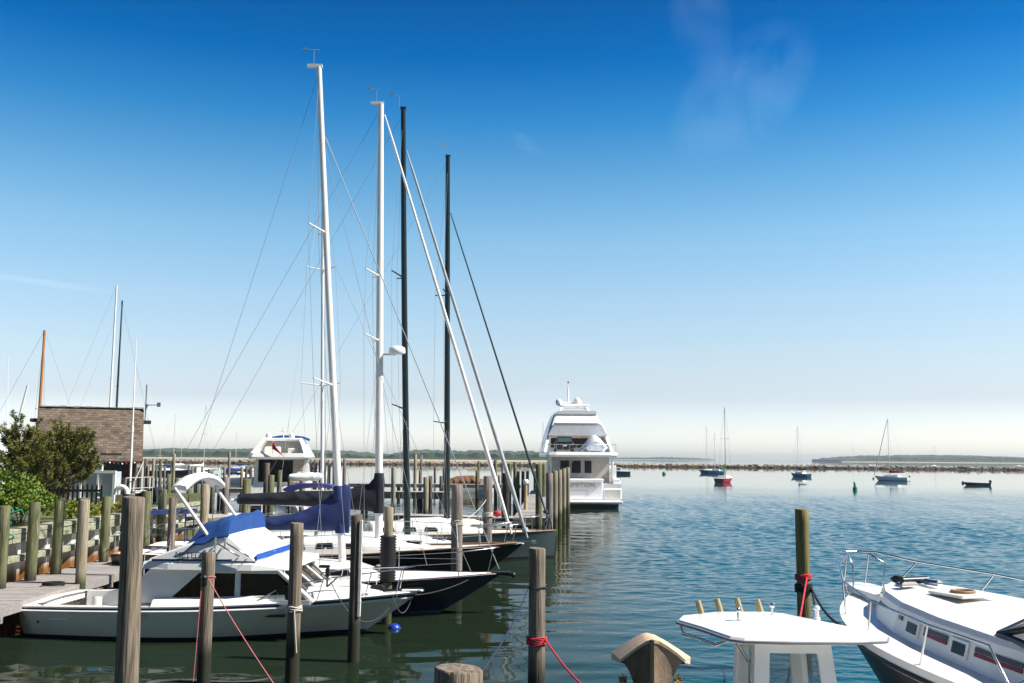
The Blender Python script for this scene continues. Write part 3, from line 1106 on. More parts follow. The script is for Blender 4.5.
def sailboat(name, label, cat, bow, L, B, zs, hullmat, mast_px, mast_top, mastmat, mr, rz=0, group=None, stripe=None, fore=None, furl=.05,
             furlmat=None, rail=None, boom=None, spreaders=(.42, .72), sprit=None, back=True, house_=True, toplab=True, lines=(), rake=1.5, radar=False,
             botmat=None, bootmat=None, foot=None, hdip=.06, keepy=False):
    bw = P(*bow)
    c = Vector((bw.x - L / 2 * math.cos(rz), bw.y - L / 2 * math.sin(rz), 0))
    t = thing(name, label, cat, c, rz, group)
    H = Hull(L, B, zs, bw.z, rake=rake, dip=hdip, tr=.62, wl=.86, full=2.0)
    rows = [(0, 0), (.07, 1), (.12, 3), (.4, 2), (.7, 2), (.93, 2), (1.0, 3 if stripe else 2)]
    H.build(t, [botmat or bottom, bootmat or boot, hullmat, stripe or hullmat], rows, rail=rail)
    # mast foot on the centreline where the photo shows it
    best = min((abs(512 + F * ((c.x + x * math.cos(rz)) / (c.y + x * math.sin(rz))) - mast_px), x) for x in [i * .05 - L / 2 for i in range(int(L / .05))])
    xm = best[1]
    base = Vector((xm, 0, H.at(xm).z))
    dm = c.y + xm * math.sin(rz)
    top = L2(t, P(mast_top[0], mast_top[1], dm))
    if not keepy:
        top.y = 0
    w = MB()
    N = 12
    prof = [base.lerp(top, i / N) + Vector((-.03 * math.sin(math.pi * i / N) * (1 if abs(top.x - base.x) > .4 else .15), 0, 0)) for i in range(N + 1)]
    w.tube(prof, [mr * (1 - .25 * (i / N) ** 2) for i in range(N + 1)], 12)
    w.obj('mast', mastmat, t)

    def mp(f):
        i = min(N - 1, int(f * N))
        return prof[i].lerp(prof[i + 1], f * N - i)
    w = MB()
    w.box(top + Vector((-.12 if mastmat is mastw else 0, 0, .03)), (.42 if mastmat is mastw else .2, .10, .09))
    w.obj('mast_cap', mastmat, t)
    w = MB()
    w.tube([top + Vector((-.15, 0, .08)), top + Vector((-.15, 0, .5))], .009, 5)
    w.tube([top + Vector((-.42, 0, .52)), top + Vector((.02, 0, .50))], .010, 5)
    w.box(top + Vector((-.42, 0, .54)), (.12, .012, .07))
    w.obj('wind_vane', wire, t)
    tips = []
    for f in spreaders:
        for s in (-1, 1):
            w = MB()
            p = mp(f)
            hw = B * (.30 if f < .6 else .22)
            q = p + Vector((-.35 * 1, s * hw, .12))
            w.tube([p, q], .032, 6, r1=.022)
            w.obj('spreader', mastmat, t)
            tips.append((f, s, q))
    w = MB()
    for s in (-1, 1):
        ch = H.at(xm - .25, s, .12)
        tp = [q for f, ss, q in tips if ss == s]
        line = [mp(.985)] + [q for q in sorted(tp, key=lambda v: -v.z)] + [ch]
        w.tube(line, .0065, 4)
        if tips:
            w.tube([mp(spreaders[0]), H.at(xm + .35, s, .15)], .006, 4)
            w.tube([mp(spreaders[0]), H.at(xm - .55, s, .15)], .006, 4)
    w.obj('shroud', wire, t)
    if back:
        w = MB()
        w.tube([mp(.99), H.at(-L / 2 + .15, 0, 0, .05)], .006, 4)
        w.obj('backstay', wire, t)
    bowp = Vector((L / 2 - .12, 0, bw.z + .05))
    if sprit:
        w = MB()
        sp = L2(t, P(sprit[0], sprit[1], bow[2]))
        w.tube([Vector((L / 2 - .6, .10, bw.z + .06)), sp + Vector((0, .06, 0))], .035, 6)
        w.tube([Vector((L / 2 - .6, -.10, bw.z + .06)), sp + Vector((0, -.06, 0))], .035, 6)
        w.box(sp, (.16, .2, .1))
        w.obj('bowsprit', steel, t)
    if fore:
        f0, pfoot = fore
        foot_ = L2(t, P(pfoot[0], pfoot[1], bow[2]))
        foot_.y = 0
        w = MB()
        a, b = mp(f0) + Vector((mr, 0, 0)), foot_
        if furl > .02:
            NN = 16
            pts = [a.lerp(b, i / NN) - Vector((0, 0, .0)) for i in range(NN + 1)]
            w.tube(pts, [.02] + [furl * (.55 + .65 * (i / NN)) for i in range(1, NN - 1)] + [furl * .9, .03], 8)
            w.tube([b + (a - b).normalized() * .35, b + (a - b).normalized() * .22], .11, 8)
            w.obj('furled_headsail', furlmat, t)
        else:
            w.tube([a, b], furl, 5)
            w.obj('forestay', wire, t)
    if boom:
        bmat, pts, bsd, booml = boom
        w = MB()
        loc = []
        for px, yb, yt, hw in pts:
            a = L2(t, P(px, yb, dm))
            b = L2(t, P(px, yt, dm))
            loc.append((a.x, a.z, b.z, hw))
        loc.sort()
        cover(w, loc, seed=bsd)
        zc0, zc1 = loc[-1][1], loc[-1][2]

        def mz(z):
            f = (z - base.z) / (top.z - base.z)
            return mp(max(0, min(.999, f)))
        w.tube([mz(zc0 + (zc1 - zc0) * k / 8) for k in range(9)], [(mr + .05) * (1 + .06 * math.sin(k * 2.3)) for k in range(8)] + [mr + .02], 12)
        w.obj('sail_cover', bmat, t)
        w = MB()
        zb_ = loc[-1][1]
        w.tube([(loc[-1][0] - .1, 0, zb_ + .14), (loc[0][0] - booml, 0, loc[0][1] + .10)], .07, 8)
        w.obj('boom', mastmat, t)
    if house_:
        zd = lambda x: H.sheer((x + L / 2) / L) - .05
        x0, x1 = xm - L * .24, xm + L * .13
        hb = B * .30
        secs = [(x0, hb, hb * .9, zd(x0), zd(x0) + .42), ((x0 + xm) / 2, hb * 1.04, hb * .92, zd(xm), zd(xm) + .44), (xm + .3, hb * .85, hb * .72, zd(xm), zd(xm) + .36),
                (x1, hb * .5, hb * .35, zd(x1), zd(x1) + .10)]
        w = MB()
        house(w, secs, 0, True)
        w.obj('coachroof', white, t)
        for s in (-1, 1):
            xa = x0 + .3
            for k in range(3):
                window(secs, [(xa, .35), (xa + .55, .35), (xa + .5, .75), (xa + .05, .75)], s, winblack, t)
                xa += .85
        w = MB()
        xc0, xc1 = x0 - L * .20, x0
        for s in (-1, 1):
            house(w, [(xc0, .12, .10, zd(xc0), zd(xc0) + .22), (xc1, .12, .10, zd(xc1), zd(xc1) + .3)], 0)
            for k in range(len(w.v) - 14, len(w.v)):
                w.v[k].y += s * hb * .85
        w.obj('coaming', white, t)
        for s in (-1, 1):
            w = MB()
            w.tube([(xc1 - .3, s * hb * .85, zd(xc1) + .28), (xc1 - .3, s * hb * .85, zd(xc1) + .46)], [.09, .075], 10)
            w.obj('winch', chrome, t)
        w = MB()
        w.tube([(xm + .9, -.25, zd(xm) + .26), (xm + .9, .25, zd(xm) + .26)], .03, 6)
        w.box((xm + 1.1, 0, zd(xm) + .29), (.5, .5, .05), bev=.02)
        w.obj('hatch', winblack, t)
    # pulpit, stanchions and lifelines
    w = MB()
    xb = L / 2 - .15
    zr = bw.z + .62
    for s in (-1, 1):
        w.tube([(xb + .05, 0, zr + .03), (xb - .10, s * .22, zr + .02), H.at(L / 2 - 1.2, s, .05, .60)], .014, 6)
        w.tube([(xb - .10, s * .22, zr + .02), H.at(xb - .25, s, .02, .0)], .013, 6)
        w.tube([H.at(L / 2 - 1.2, s, .05, .60), H.at(L / 2 - 1.15, s, .05, 0)], .013, 6)
        w.obj('pulpit', steel, t)
    w = MB()
    for s in (-1, 1):
        w.tube([H.at(-L / 2 + .1, s, .05, .0), H.at(-L / 2 + .1, s, .05, .62), H.at(-L / 2 + 1.0, s, .05, .62), H.at(-L / 2 + 1.0, s, .05, 0)], .013, 6)
    w.tube([H.at(-L / 2 + .1, -1, .05, .62), H.at(-L / 2 + .1, 1, .05, .62)], .013, 6)
    w.obj('stern_rail', steel, t)
    for s in (-1, 1):
        ww = MB()
        pts = [H.at(L / 2 - 1.2, s, .05, .60)]
        x = L / 2 - 2.9
        while x > -L / 2 + 1.4:
            q = MB()
            q.tube([H.at(x, s, .06, 0), H.at(x, s, .06, .62)], .012, 5)
            q.obj('stanchion', steel, t)
            pts.append(H.at(x, s, .06, .60))
            x -= 1.7
        pts.append(H.at(-L / 2 + 1.0, s, .05, .62))
        ww.tube(pts, .006, 4)
        ww.tube([p - Vector((0, 0, .28)) for p in pts], .006, 4)
        ww.obj('lifeline', wire, t)
    if radar:
        w = MB()
        p = mp(radar)
        w.box(p + Vector((.28, 0, -.07)), (.46, .12, .05))
        w.tube([p + Vector((.55, 0, -.05)), p + Vector((.55, 0, .0)), p + Vector((.55, 0, .14)), p + Vector((.55, 0, .19))], [.25, .28, .26, .17], 14)
        w.obj('radar', white, t)
    return t, H, mp, xm, dm


# navy sloop nearest to the cruiser
A, HA, mpA, xmA, dA = sailboat('sailboat', 'navy hulled sloop with white raked mast and blue sail cover, berthed behind the cabin cruiser', 'sailboat',
                               (503, 572, 27), 9.3, 3.2, .98, navy, 348.5, (319, 67), mastw, .097, fore=(.855, (499, 569)), furl=.014, stripe=None,
                               spreaders=(.36, .66), rake=1.7, bootmat=M('slate_boot_top', (.05, .09, .11), .4), rail=None,
                               boom=(canvasn, [(349, 533, 486, .12), (343, 533, 484, .16), (336, 531, 490, .19), (320, 531, 503, .2), (295, 530, 513, .19), (262, 531, 518, .17), (205, 535, 523, .13)], 3, .1))
w = MB()
w.tube([mpA(.855) + Vector((.1, .06, -.3)), Vector((2.6, .3, 1.2))], .008, 4)
w.tube([mpA(.62) + Vector((.1, -.06, 0)), Vector((3.8, -.1, 1.1))], .007, 4)
w.obj('halyard', wire, A)
w = MB()
for i, (x0, x1) in enumerate([(1.9, 4.2)]):
    w.tube(sag(HA.at(.9, -1, -.02, -.08), HA.at(3.75, -1, -.02, -.12), .32), .014, 5)
w.obj('bow_line', greyrope, A)
w = MB()
w.tube([Vector((4.3, 0, 1.05)), Vector((4.92, 0, 1.02))], .05, 8)
w.box((4.6, 0, 1.06), (.5, .2, .06), bev=.02)
w.ball((4.92, 0, 1.0), .075)
w.obj('anchor_roller', black, A)

# black hulled sloop with the white straight mast
Bb, HB, mpB, xmB, dB = sailboat('sailboat', 'black hulled sloop with the straight white mast, radar dome and dark boom cover', 'sailboat',
                                (517, 543, 31.5), 12.2, 3.5, 1.12, blackh, 382.5, (381, 104), mastw, .122, fore=(.975, (511.5, 534)), furl=.062, furlmat=canvasw,
                                spreaders=(.455, .60), radar=.43, rake=1.5, rail=teak, botmat=bottom, stripe=None,
                                boom=(canvask, [(383, 513, 473, .13), (378, 513, 472, .18), (368, 511, 484, .2), (345, 509, 490, .2), (300, 506, 491, .2), (238, 504, 494, .16)], 8, .2))
# black masted sloop behind it
Cc, HC, mpC, xmC, dC = sailboat('sailboat', 'black sloop with tall black mast and grey furled headsail, moored before the grey green hull', 'sailboat',
                                (524, 543, 34.8), 12.6, 3.6, 1.1, blackh, 411, (403.2, 109), mastk, .113, fore=(.90, (527.5, 538)), furl=.068, furlmat=M('grey_sail_cover', (.42, .44, .46), .8, var=.1),
                                spreaders=(.30, .60), rake=1.6, rail=None, sprit=(534, 542))
# grey green boat with the shorter black mast
Dd, HD, mpD, xmD, dD = sailboat('sailboat', 'grey green plumb bowed boat with the shorter black mast and dark slanting forestay', 'sailboat',
                                (556, 530.5, 42), 13, 4.2, 1.1, greyg, 450, (447.6, 157), mastk, .122, rz=R(14), fore=(.845, (547, 518)), furl=.045, furlmat=M('dark_furled_sail', (.02, .05, .06), .8),
                                spreaders=(.28, .62), rake=.10, rail=teak, hdip=.0)
w = MB()
cover(w, [(-.2, 1.32, 1.55, .1), (.2, 1.22, 1.66, .3), (1.6, 1.22, 1.68, .34), (3.0, 1.22, 1.6, .25), (3.5, 1.3, 1.45, .08)], seed=4)
w.obj('sail_bag', offw, Dd)
w = MB()
w.tube([(5.9, -.3, 1.1), (5.9, -.2, 1.45), (6.2, 0, 1.62), (6.35, .25, 1.45), (6.4, .3, 1.1)], .028, 6)
w.obj('bow_hoop', black, Dd)
# white sloop seen end on between them
Ee, HE, mpE, xmE, dE = sailboat('sailboat', 'white sloop seen end on with thin white mast, purple blue dodger and white furled mainsail', 'sailboat',
                                (326, 517, 49), 9.5, 3.2, 1.0, white, 326, (323, 168), mastw, .085, rz=R(88), keepy=True, fore=(.97, (327, 516)), furl=.012,
                                spreaders=(.37, .70), rake=1.2)
w = MB()
ctr = L2(Ee, P(340, 486, 44))
for k, (xx, hh) in enumerate([(0, 0)]):
    a, b = L2(Ee, P(303, 500, 42)), L2(Ee, P(347, 500, 42))
    z0, z1 = 1.9, 2.45
    secs = []
    for i in range(9):
        f = i / 8
        y_ = -1.25 + 2.5 * f
        zz = 2.60 + .28 * math.sin(math.pi * f) ** .45
        secs.append([Vector((xmE - 2.6, y_, zz)), Vector((xmE - 1.4, y_, zz - .02)), Vector((xmE - 1.2, y_, zz - .25)), Vector((xmE - 2.6, y_, zz - .06))])
    w.loft(secs, True, True, 0, True)
for y_ in (-1.2, 1.2):
    w.tube([(xmE - 1.6, y_, 1.0), (xmE - 1.6, y_, 2.66)], .02, 5)
w.obj('dodger', M('violet_blue_canvas', (.035, .04, .22), .8, bump=.4, bs=5), Ee)

w = MB()
a, b_ = L2(Ee, P(322, 476.5, dE)), L2(Ee, P(289, 477, dE - .5))
w.tube([a.lerp(b_, k / 10) + Vector((0, 0, .02 * math.sin(k * 2.1))) for k in range(11)], [.12, .19, .20, .21, .20, .21, .19, .20, .18, .16, .10], 10)
w.obj('furled_mainsail', canvasw, Ee)
# ------------------------------------------------------------------ cabin cruiser
cc = thing('cabin_cruiser', 'white flybridge cabin cruiser with blue bridge canvas and navy stripe, moored broadside in front', 'motor boat', (-6.55, 24.05, 0), R(-3.5))
HK = Hull(8.85, 3.3, .70, .97, rake=1.35, tr=.86, wl=.88, full=2.1, trake=.08, sp=1.5)
HK.build(cc, [bottomb, boot, cream, navystripe, whiter], [(0.0, 0), (.10, 1), (.35, 2), (.62, 2), (.80, 2), (.875, 4), (.955, 3), (1.0, 4)],
         hole=(.03, .40, .30, .42), nu=34, deckdrop=.0, deckmat=white)
w = MB()
for s in (-1, 1):
    w.tube([HK.pt(u, .86, s) + Vector((0, s * .012, 0)) for u in [i / 30 for i in range(31)]], .028, 6)
w.obj('rub_rail', whiter, cc)
# cockpit gear and transom
w = MB()
w.box((-4.22, 0, .62), (.12, 2.4, .20), bev=.03)
w.obj('transom_cap', white, cc)
w = MB()
w.box((-2.55, .9, .60), (.8, .55, .5), bev=.08)
w.box((-2.3, .2, .62), (.6, .5, .55), bev=.08)
w.obj('cockpit_seat', offw, cc)
w = MB()
w.tube([(-3.1, -.4, .32), (-3.1, -.4, .78)], .12, 12)
w.obj('bucket', white, cc)
w = MB()
w.box((-4.1, -1.38, .50), (.36, .02, .12), bev=.008)
w.tube([(-3.95, -1.37, .36), (-3.95, -1.40, .36)], .03, 8)
w.tube([(-1.9, -1.62, .19), (-1.9, -1.66, .19)], .03, 8)
w.tube([(-.1, -1.64, .33), (-.1, -1.68, .33)], .03, 8)
w.obj('vent', black, cc)
w = MB()
w.box((-3.45, -1.47, .43), (.42, .03, .05), bev=.01)
w.obj('hull_plate', whiter, cc)
# deck house with big side windows
hs_ = [(-1.35, 1.36, 1.34, .66, 1.50), (.0, 1.36, 1.30, .68, 1.52), (1.55, 1.26, 1.20, .72, 1.52), (1.62, 1.25, .9, .72, 1.5)]
# lower side deck moulding
for s in (-1, 1):
    w = MB()
    secs = []
    for x in [-1.3 + i * .25 for i in range(14)]:
        o_ = HK.at(x, 1).y - .02
        ii = 1.34 if x < 1 else 1.34 - (x - 1) * .08
        z = HK.at(x).z
        secs.append([Vector((x, s * o_, z + .0)), Vector((x, s * (o_ - .10), z + .13)), Vector((x, s * ii, z + .17)), Vector((x, s * ii, z - .1))])
    w.loft(secs, True, True, 0)
    w.obj('side_deck', white, cc)
# slanted aft quarter panels, window posts and rails, one moulding a side
for s in (-1, 1):
    w = MB()
    y = s * 1.33
    q = s * .05
    pts = [(-2.35, .72), (-1.05, .84), (-.25, 1.56), (-1.45, 1.56)]
    a = [Vector((x, y, z)) for x, z in pts]
    b = [Vector((x, y - q, z)) for x, z in pts]
    w.loft([a, b], True, True)
    w.box((.55, y - q / 2, 1.2), (.12, .05, .74))
    a = Vector((1.45, y - q / 2, 1.56))
    b = Vector((2.25, y * .93, .86))
    w.tube([a, b], .065, 6)
    w.box((.55, y - q / 2, .86), (3.3, .06, .10))
    w.box((.3, y - q / 2, 1.53), (2.6, .06, .10))
    w.obj('deck_house', white, cc)
for y in (-.45, .45):
    w = MB()
    w.tube([Vector((1.52, y, 1.55)), Vector((2.35, y * 1.02, .9))], .035, 6)
    w.obj('windscreen_post', white, cc)
for s in (-1, 1):
    w = MB()
    y = s * 1.30
    w.face([(-1.1, y, .86), (1.98, y * .99, .86), (1.4, y, 1.5), (-.25, y, 1.5)])
    w.obj('side_window', winbrown, cc)
w = MB()
w.face([(2.2, -1.2, .92), (2.2, 1.2, .92), (1.46, 1.22, 1.52), (1.46, -1.22, 1.52)])
w.obj('windscreen', winbrown, cc)
w = MB()
w.box((-.95, 0, .95), (.05, 2.55, 1.2))
w.box((.3, 0, .55), (2.6, 2.5, .05))
w.box((.7, .3, .95), (.5, 1.6, .5))
w.obj('interior', darkin, cc)
# flybridge slab and bridge
w = MB()
house(w, [(-1.62, 1.40, 1.36, 1.56, 1.71), (-1.0, 1.50, 1.47, 1.56, 1.74), (.9, 1.50, 1.47, 1.56, 1.74), (1.72, 1.30, 1.24, 1.56, 1.70)], 0)
w.obj('bridge_deck', white, cc)
w = MB()
brs = [(-1.45, 1.42, 1.40, 1.73, 1.79), (-.62, 1.46, 1.38, 1.74, 2.12), (-.2, 1.46, 1.35, 1.74, 2.27), (.24, 1.46, 1.32, 1.74, 2.37), (.98, 1.43, 1.33, 1.74, 1.84)]
house(w, brs, 0, bulge=.02)
w.obj('flybridge', white, cc)
for s in (-1, 1):
    w = MB()
    xs_ = [-1.40, -.62, .24, .97]
    lo = [sidept(brs, x, .02, s, .012) for x in xs_]
    hi = [sidept(brs, x, tt, s, .012) for x, tt in zip(xs_, (.62, .14, .09, .62))]
    for i in range(3):
        f = [lo[i], lo[i + 1], hi[i + 1], hi[i]]
        w.face(f if s < 0 else f[::-1])
    w.obj('stripe', navystripe, cc)
w = MB()
for k in range(1):
    a = Vector((.985, -1.42, 1.76)), Vector((.985, 1.42, 1.76)), Vector((.93, 1.38, 1.875)), Vector((.93, -1.38, 1.875))
    w.face([p + Vector((.03, 0, .03)) for p in a])
w.obj('front_stripe', bluestripe, cc)
text('METEOR', .19, lettering, cc, frame((-.50, -1.462, 1.875), (1, 0, .0), (0, .20, 1)))
# grab rails / rod holders on the bridge side
w = MB()
for s in (-1,):
    for dx in (.62, .84):
        w.tube([(-.55 + dx, s * 1.40, 2.16), (-.48 + dx, s * 1.50, 2.13), (.0 + dx, s * 1.53, 1.88), (-.02 + dx, s * 1.43, 1.87)], .018, 6)
        w.tube([(-.57 + dx, s * 1.47, 2.02), (-.57 + dx, s * 1.44, 2.28)], .024, 6)
w.obj('rod_holder', steel, cc)
# bridge canvas
w = MB()
secs = []
cv = [(-1.02, 1.36, 1.84, 1.93, .5), (-.85, 1.40, 1.90, 2.16, .55), (-.68, 1.41, 1.97, 2.33, .65), (-.45, 1.41, 2.08, 2.50, .8), (-.22, 1.40, 2.18, 2.60, .95), (0, 1.38, 2.27, 2.68, 1.1), (.22, 1.36, 2.33, 2.72, 1.22), (.31, 1.34, 2.33, 2.68, 1.22)]
for x, hb, z0, z1, ht in cv:
    s = []
    for k in range(25):
        f = k / 24 * 2 - 1
        yy = hb * f
        af = abs(f)
        z = z1 - (z1 - z0) * max(0, (af - ht / hb) / (1 - ht / hb + 1e-6)) if af > ht / hb else z1 + .03 * mnoise.noise(Vector((x * 3, f * 4, 2)))
        z += .09 * mnoise.noise(Vector((x * 3.2, f * 4, 9))) - .05 * abs(mnoise.noise(Vector((x * 2.0 + f * 3, f * 2, 4))))
        s.append(Vector((x, yy * 1.02, z)))
    secs.append(s)
w.loft(secs, False, False, 0, True)
w.loft([[p + Vector((0, 0, -.03)) for p in s] for s in secs], False, False, 0, True)
w.face([p for p in secs[-1]] + [Vector((.30, 1.28, 2.3)), Vector((.30, -1.28, 2.3))])
w.face([p for p in secs[0]] + [Vector((-1.02, 1.3, 1.78)), Vector((-1.02, -1.3, 1.78))])
w.obj('bridge_canvas', canvasb, cc)
# white bimini arch carried high on slanting legs
bm = MB()
bA = L2(cc, P(174, 487, 22.8))
bB = L2(cc, P(207, 535, 22.8))
bx_, bz_ = bA.x, bA.z
secs = []
for i in range(17):
    f = i / 16 * 2 - 1
    y_ = 1.27 * f
    z = bz_ + .26 * (1 - abs(f) ** 2.2)
    dx_ = .02 * mnoise.noise(Vector((f * 4, 0, 3)))
    secs.append([Vector((bx_ - .10 + dx_, y_, z - .08)), Vector((bx_ - .06 + dx_, y_, z + .01)), Vector((bx_ + .1, y_, z + .05)), Vector((bx_ + .26, y_, z + .02)), Vector((bx_ + .29, y_, z - .10)),
                 Vector((bx_ + .1, y_, z - .06))])
bm.loft(secs, True, True, 0, True)
bm.obj('bimini_top', canvasw, cc)
for yy in (-1.25, 1.25):
    w = MB()
    w.tube([Vector((bA.x, yy, bA.z - .03)), Vector((bB.x, yy, bB.z)), Vector((bB.x + .14, yy, bB.z - .2))], .042, 8)
    w.obj('bimini_leg', whiter, cc)
for yy in (-1.25, 1.2):
    w = MB()
    w.tube([(bA.x + .05, yy, bA.z), (bA.x - .05, yy * 1.04, 1.9)], .012, 6)
    w.obj('bimini_strut', steel, cc)
# foredeck trunk
w = MB()
house(w, [(1.4, 1.18, 1.1, .70, 1.06), (2.2, 1.05, .95, .74, 1.08), (3.0, .72, .6, .80, 1.06), (3.6, .35, .28, .86, .98)], 0, True)
w.obj('trunk_cabin', white, cc)
w = MB()
w.box((2.7, 0, 1.10), (.55, .55, .05), bev=.02)
w.box((1.9, -.55, 1.09), (.3, .25, .04), bev=.02)
w.obj('hatch', offw, cc)
w = MB()
for s in (-1, 1):
    pts = [(.9, 0), (1.5, .32), (2.4, .46), (3.4, .52), (4.05, .56)]
    line = [HK.at(x, s, .08, up) for x, up in pts]
    w.tube(line + [Vector((4.42, 0, HK.zb + .60))], .016, 6)
    for x, up in pts[1:]:
        w.tube([HK.at(x, s, .08, up), HK.at(x - .12, s, .06, 0)], .013, 6)
w.obj('bow_rail', steel, cc)
w = MB()
w.box((4.28, 0, HK.zb + .03), (.5, .22, .06), bev=.02)
w.obj('bow_pulpit', white, cc)
w = MB()
w.tube([(3.55, -.1, HK.zb + .02), (4.5, 0, HK.zb + .08)], .03, 6)
w.box((3.45, 0, HK.zb + .06), (.32, .2, .16), bev=.04)
w.tube([(4.42, -.14, HK.zb + .02), (4.52, .0, HK.zb + .05), (4.42, .14, HK.zb + .02)], .025, 6)
w.obj('anchor', black, cc)
w = MB()
w.tube([(2.35, -.42, 1.05), (2.35, -.42, 1.52)], .025, 6)
w.box((2.36, -.42, 1.42), (.10, .1, .2), bev=.02)
w.box((2.28, -.42, 1.56), (.26, .1, .07), bev=.02)
w.tube([(2.35, -.42, 1.1), (2.55, -.2, 1.3)], .02, 6)
w.obj('searchlight', black, cc)
w = MB()
w.tube(sag((3.9, -.48, .92), (4.3, -.02, .95), .42), .012, 5)
w.tube(sag((2.6, -1.1, 1.3), (4.0, -.35, .95), .75), .012, 5)
w.obj('mooring_line', greyrope, cc)
for s in (-1, 1):
    for x in (-3.9, -1.4, 3.3):
        w = MB()
        p = HK.at(x, s, .12, .02)
        w.box(p + Vector((0, 0, .03)), (.22, .03, .025), bev=.01)
        w.box(p, (.06, .03, .06))
        w.obj('cleat', steel, cc)
# whip antenna on the cruiser's house
# ------------------------------------------------------------------ ropes, fender and buoy near the cruiser
def rope(name, label, cat, mat, lines, r=.013):
    w = MB()
    for ln in lines:
        w.tube(ln, r, 6)
    c0 = Vector(lines[0][0])
    o = w.obj(name, mat, None, loc=c0)
    return tag(o, label, cat)


def ring(key, ypx, turns, rr=.016, h=.10):
    b, r, zt, l = PIL[key]
    d = b.y
    z = P(512 + b.x / d * F, ypx, d).z
    return (b.x + l * z, b.y), r, z


(c2, r2, z2) = ring('P2', 578, 2)
rope('mooring_rope', 'pink rope hanging from the knot on the short piling before the cruiser\'s windows', 'rope', pinkrope,
     [coil(c2, r2 + .008, z2 - .0, z2 + .03, 1) , sag((c2[0] + .05, c2[1] - r2 - .02, z2), P(285, 700, 15), .05), sag((c2[0] - .06, c2[1] - r2 - .02, z2), (c2[0] - .13, c2[1] - r2 - .03, .3), .02)], .009)
w = MB()
w.ball((c2[0] - .02, c2[1] - r2 - .03, z2 + .02), .05, 8)
w.box((c2[0] - .02, c2[1] - r2 - .03, z2 - .05), (.09, .05, .14), bev=.02)
tag(w.obj('rope_hook', black, None, loc=(c2[0], c2[1] - r2 - .03, z2)), 'black hook clamped on the short piling with the pink rope', 'hook')
(c3, r3, z3) = ring('P3', 609, 3)
rope('mooring_rope', 'whitish rope wrapped round the piling in front of the cruiser\'s foredeck', 'rope', whiterope,
     [coil(c3, r3 + .014, z3 - .05, z3 + .05, 3), sag((c3[0] + .03, c3[1] - r3 - .02, z3), (c3[0] + .09, c3[1] - r3 - .01, z3 - .75), .0)], .016)
(c5, r5, z5) = ring('P5', 640, 4)
rope('mooring_rope', 'bright red rope wound round the lone piling and led down to the right', 'rope', redrope,
     [coil(c5, r5 + .016, z5 - .07, z5 + .05, 5), sag((c5[0] + r5, c5[1] - .08, z5 + .02), P(592, 694, 13), .06)], .014)
(c5b, r5b, z5b) = ring('P5', 588, 1)
b6, r6, zt6, _ = PIL['P6']
rope('mooring_rope', 'dark blue rope slanting from the lone piling down to the stubby piling', 'rope', bluerope,
     [coil(c5b, r5b + .012, z5b - .02, z5b + .02, 1), sag((c5b[0] - r5b, c5b[1] - .05, z5b), (b6.x + r6 * .6, b6.y + r6 * .8, zt6 - .12), .10)], .010)
(c7, r7, z7) = ring('P7', 577, 3)
rope('mooring_rope', 'red rope tied high on the olive brown piling behind the hardtop', 'rope', redrope,
     [coil(c7, r7 + .016, z7 - .05, z7 + .05, 4), sag((c7[0] + .02, c7[1] - r7 - .03, z7), P(786, 690, 14), .05)], .018)
(c7, r7, z7) = ring('P7', 587, 3)
rope('mooring_rope', 'black rope wrapped on the olive brown piling and led to the white cruiser\'s bow', 'rope', blackrope,
     [coil(c7, r7 + .02, z7 - .09, z7 + .06, 5), sag((c7[0] + r7, c7[1] - .05, z7), P(851, 628, 14.9), .18), sag((c7[0] + r7, c7[1] - .1, z7 - .05), P(818, 622, 17), .0)], .024)
(c8, r8, z8) = ring('P8', 523, 3)
rope('mooring_rope', 'white rope ring on the pale grey piling with lines led off to both sides', 'rope', whiterope,
     [coil(c8, r8 + .018, z8 - .08, z8 + .08, 4), sag((c8[0] - .1, c8[1] - r8, z8), P(396, 521, 31), .0), sag((c8[0] + .1, c8[1] - r8 * .5, z8 + .04), P(486, 500, 36.5), .12), sag((c8[0], c8[1] - r8 - .02, z8), P(458, 548, 29), .02)], .012)
(c9, r9, z9) = ring('P10', 515, 3)
rope('mooring_rope', 'pale rope ring low on the grey piling behind the black sloop\'s bow', 'rope', whiterope,
     [coil(c9, r9 + .02, z9 - .08, z9 + .08, 4)], .02)
# ribbed black fender on the tan piling
b9, rr9, zt9, _ = PIL['P9']
w = MB()
pz0, pz1 = P(389, 583, 25).z, P(389, 536, 25).z
N = 34
pts = [(b9.x, b9.y, pz0 + (pz1 - pz0) * i / N) for i in range(N + 1)]
w.tube(pts, [rr9 + (.10 if i % 2 else .055) for i in range(N + 1)], 18)
o = tag(w.obj('ribbed_fender', rubber, None, loc=(b9.x, b9.y, pz0)), 'tall black ribbed rubber fender sleeved on the tan piling by the cruiser\'s bow', 'fender')
# blue mooring buoy
g = P(394.5, 627, 24.6)
w = MB()
w.ball((0, 0, -.02), .155, 14, 0, (1, 1, .85))
o = w.obj('mooring_buoy', bluebuoy)
o.location = (g.x, g.y, 0)
tag(o, 'round blue mooring buoy floating under the cruiser\'s bow', 'buoy')
# ------------------------------------------------------------------ hut, booth, fence, plants on the quay
HD_ = 43.0
hx0, hx1 = P(36, 440, HD_).x, P(140, 440, HD_).x
zr_, ze_ = P(88, 407.5, HD_ + 2.2).z, P(88, 461, HD_).z
hut = thing('shingled_hut', 'small grey brown shingled hut with big sloping roof and fairy lights under the eave', 'hut', ((hx0 + hx1) / 2, HD_, GZ), R(20))
wd = hx1 - hx0
w = MB()
za, zb2 = ze_ - GZ, zr_ - GZ
dp = 4.6


def slab(w, p, q, r_, s_, th):
    n = (Vector(q) - Vector(p)).cross(Vector(s_) - Vector(p)).normalized() * th
    a = [Vector(v) for v in (p, q, r_, s_)]
    w.loft([[v - n for v in a], a], True, True)


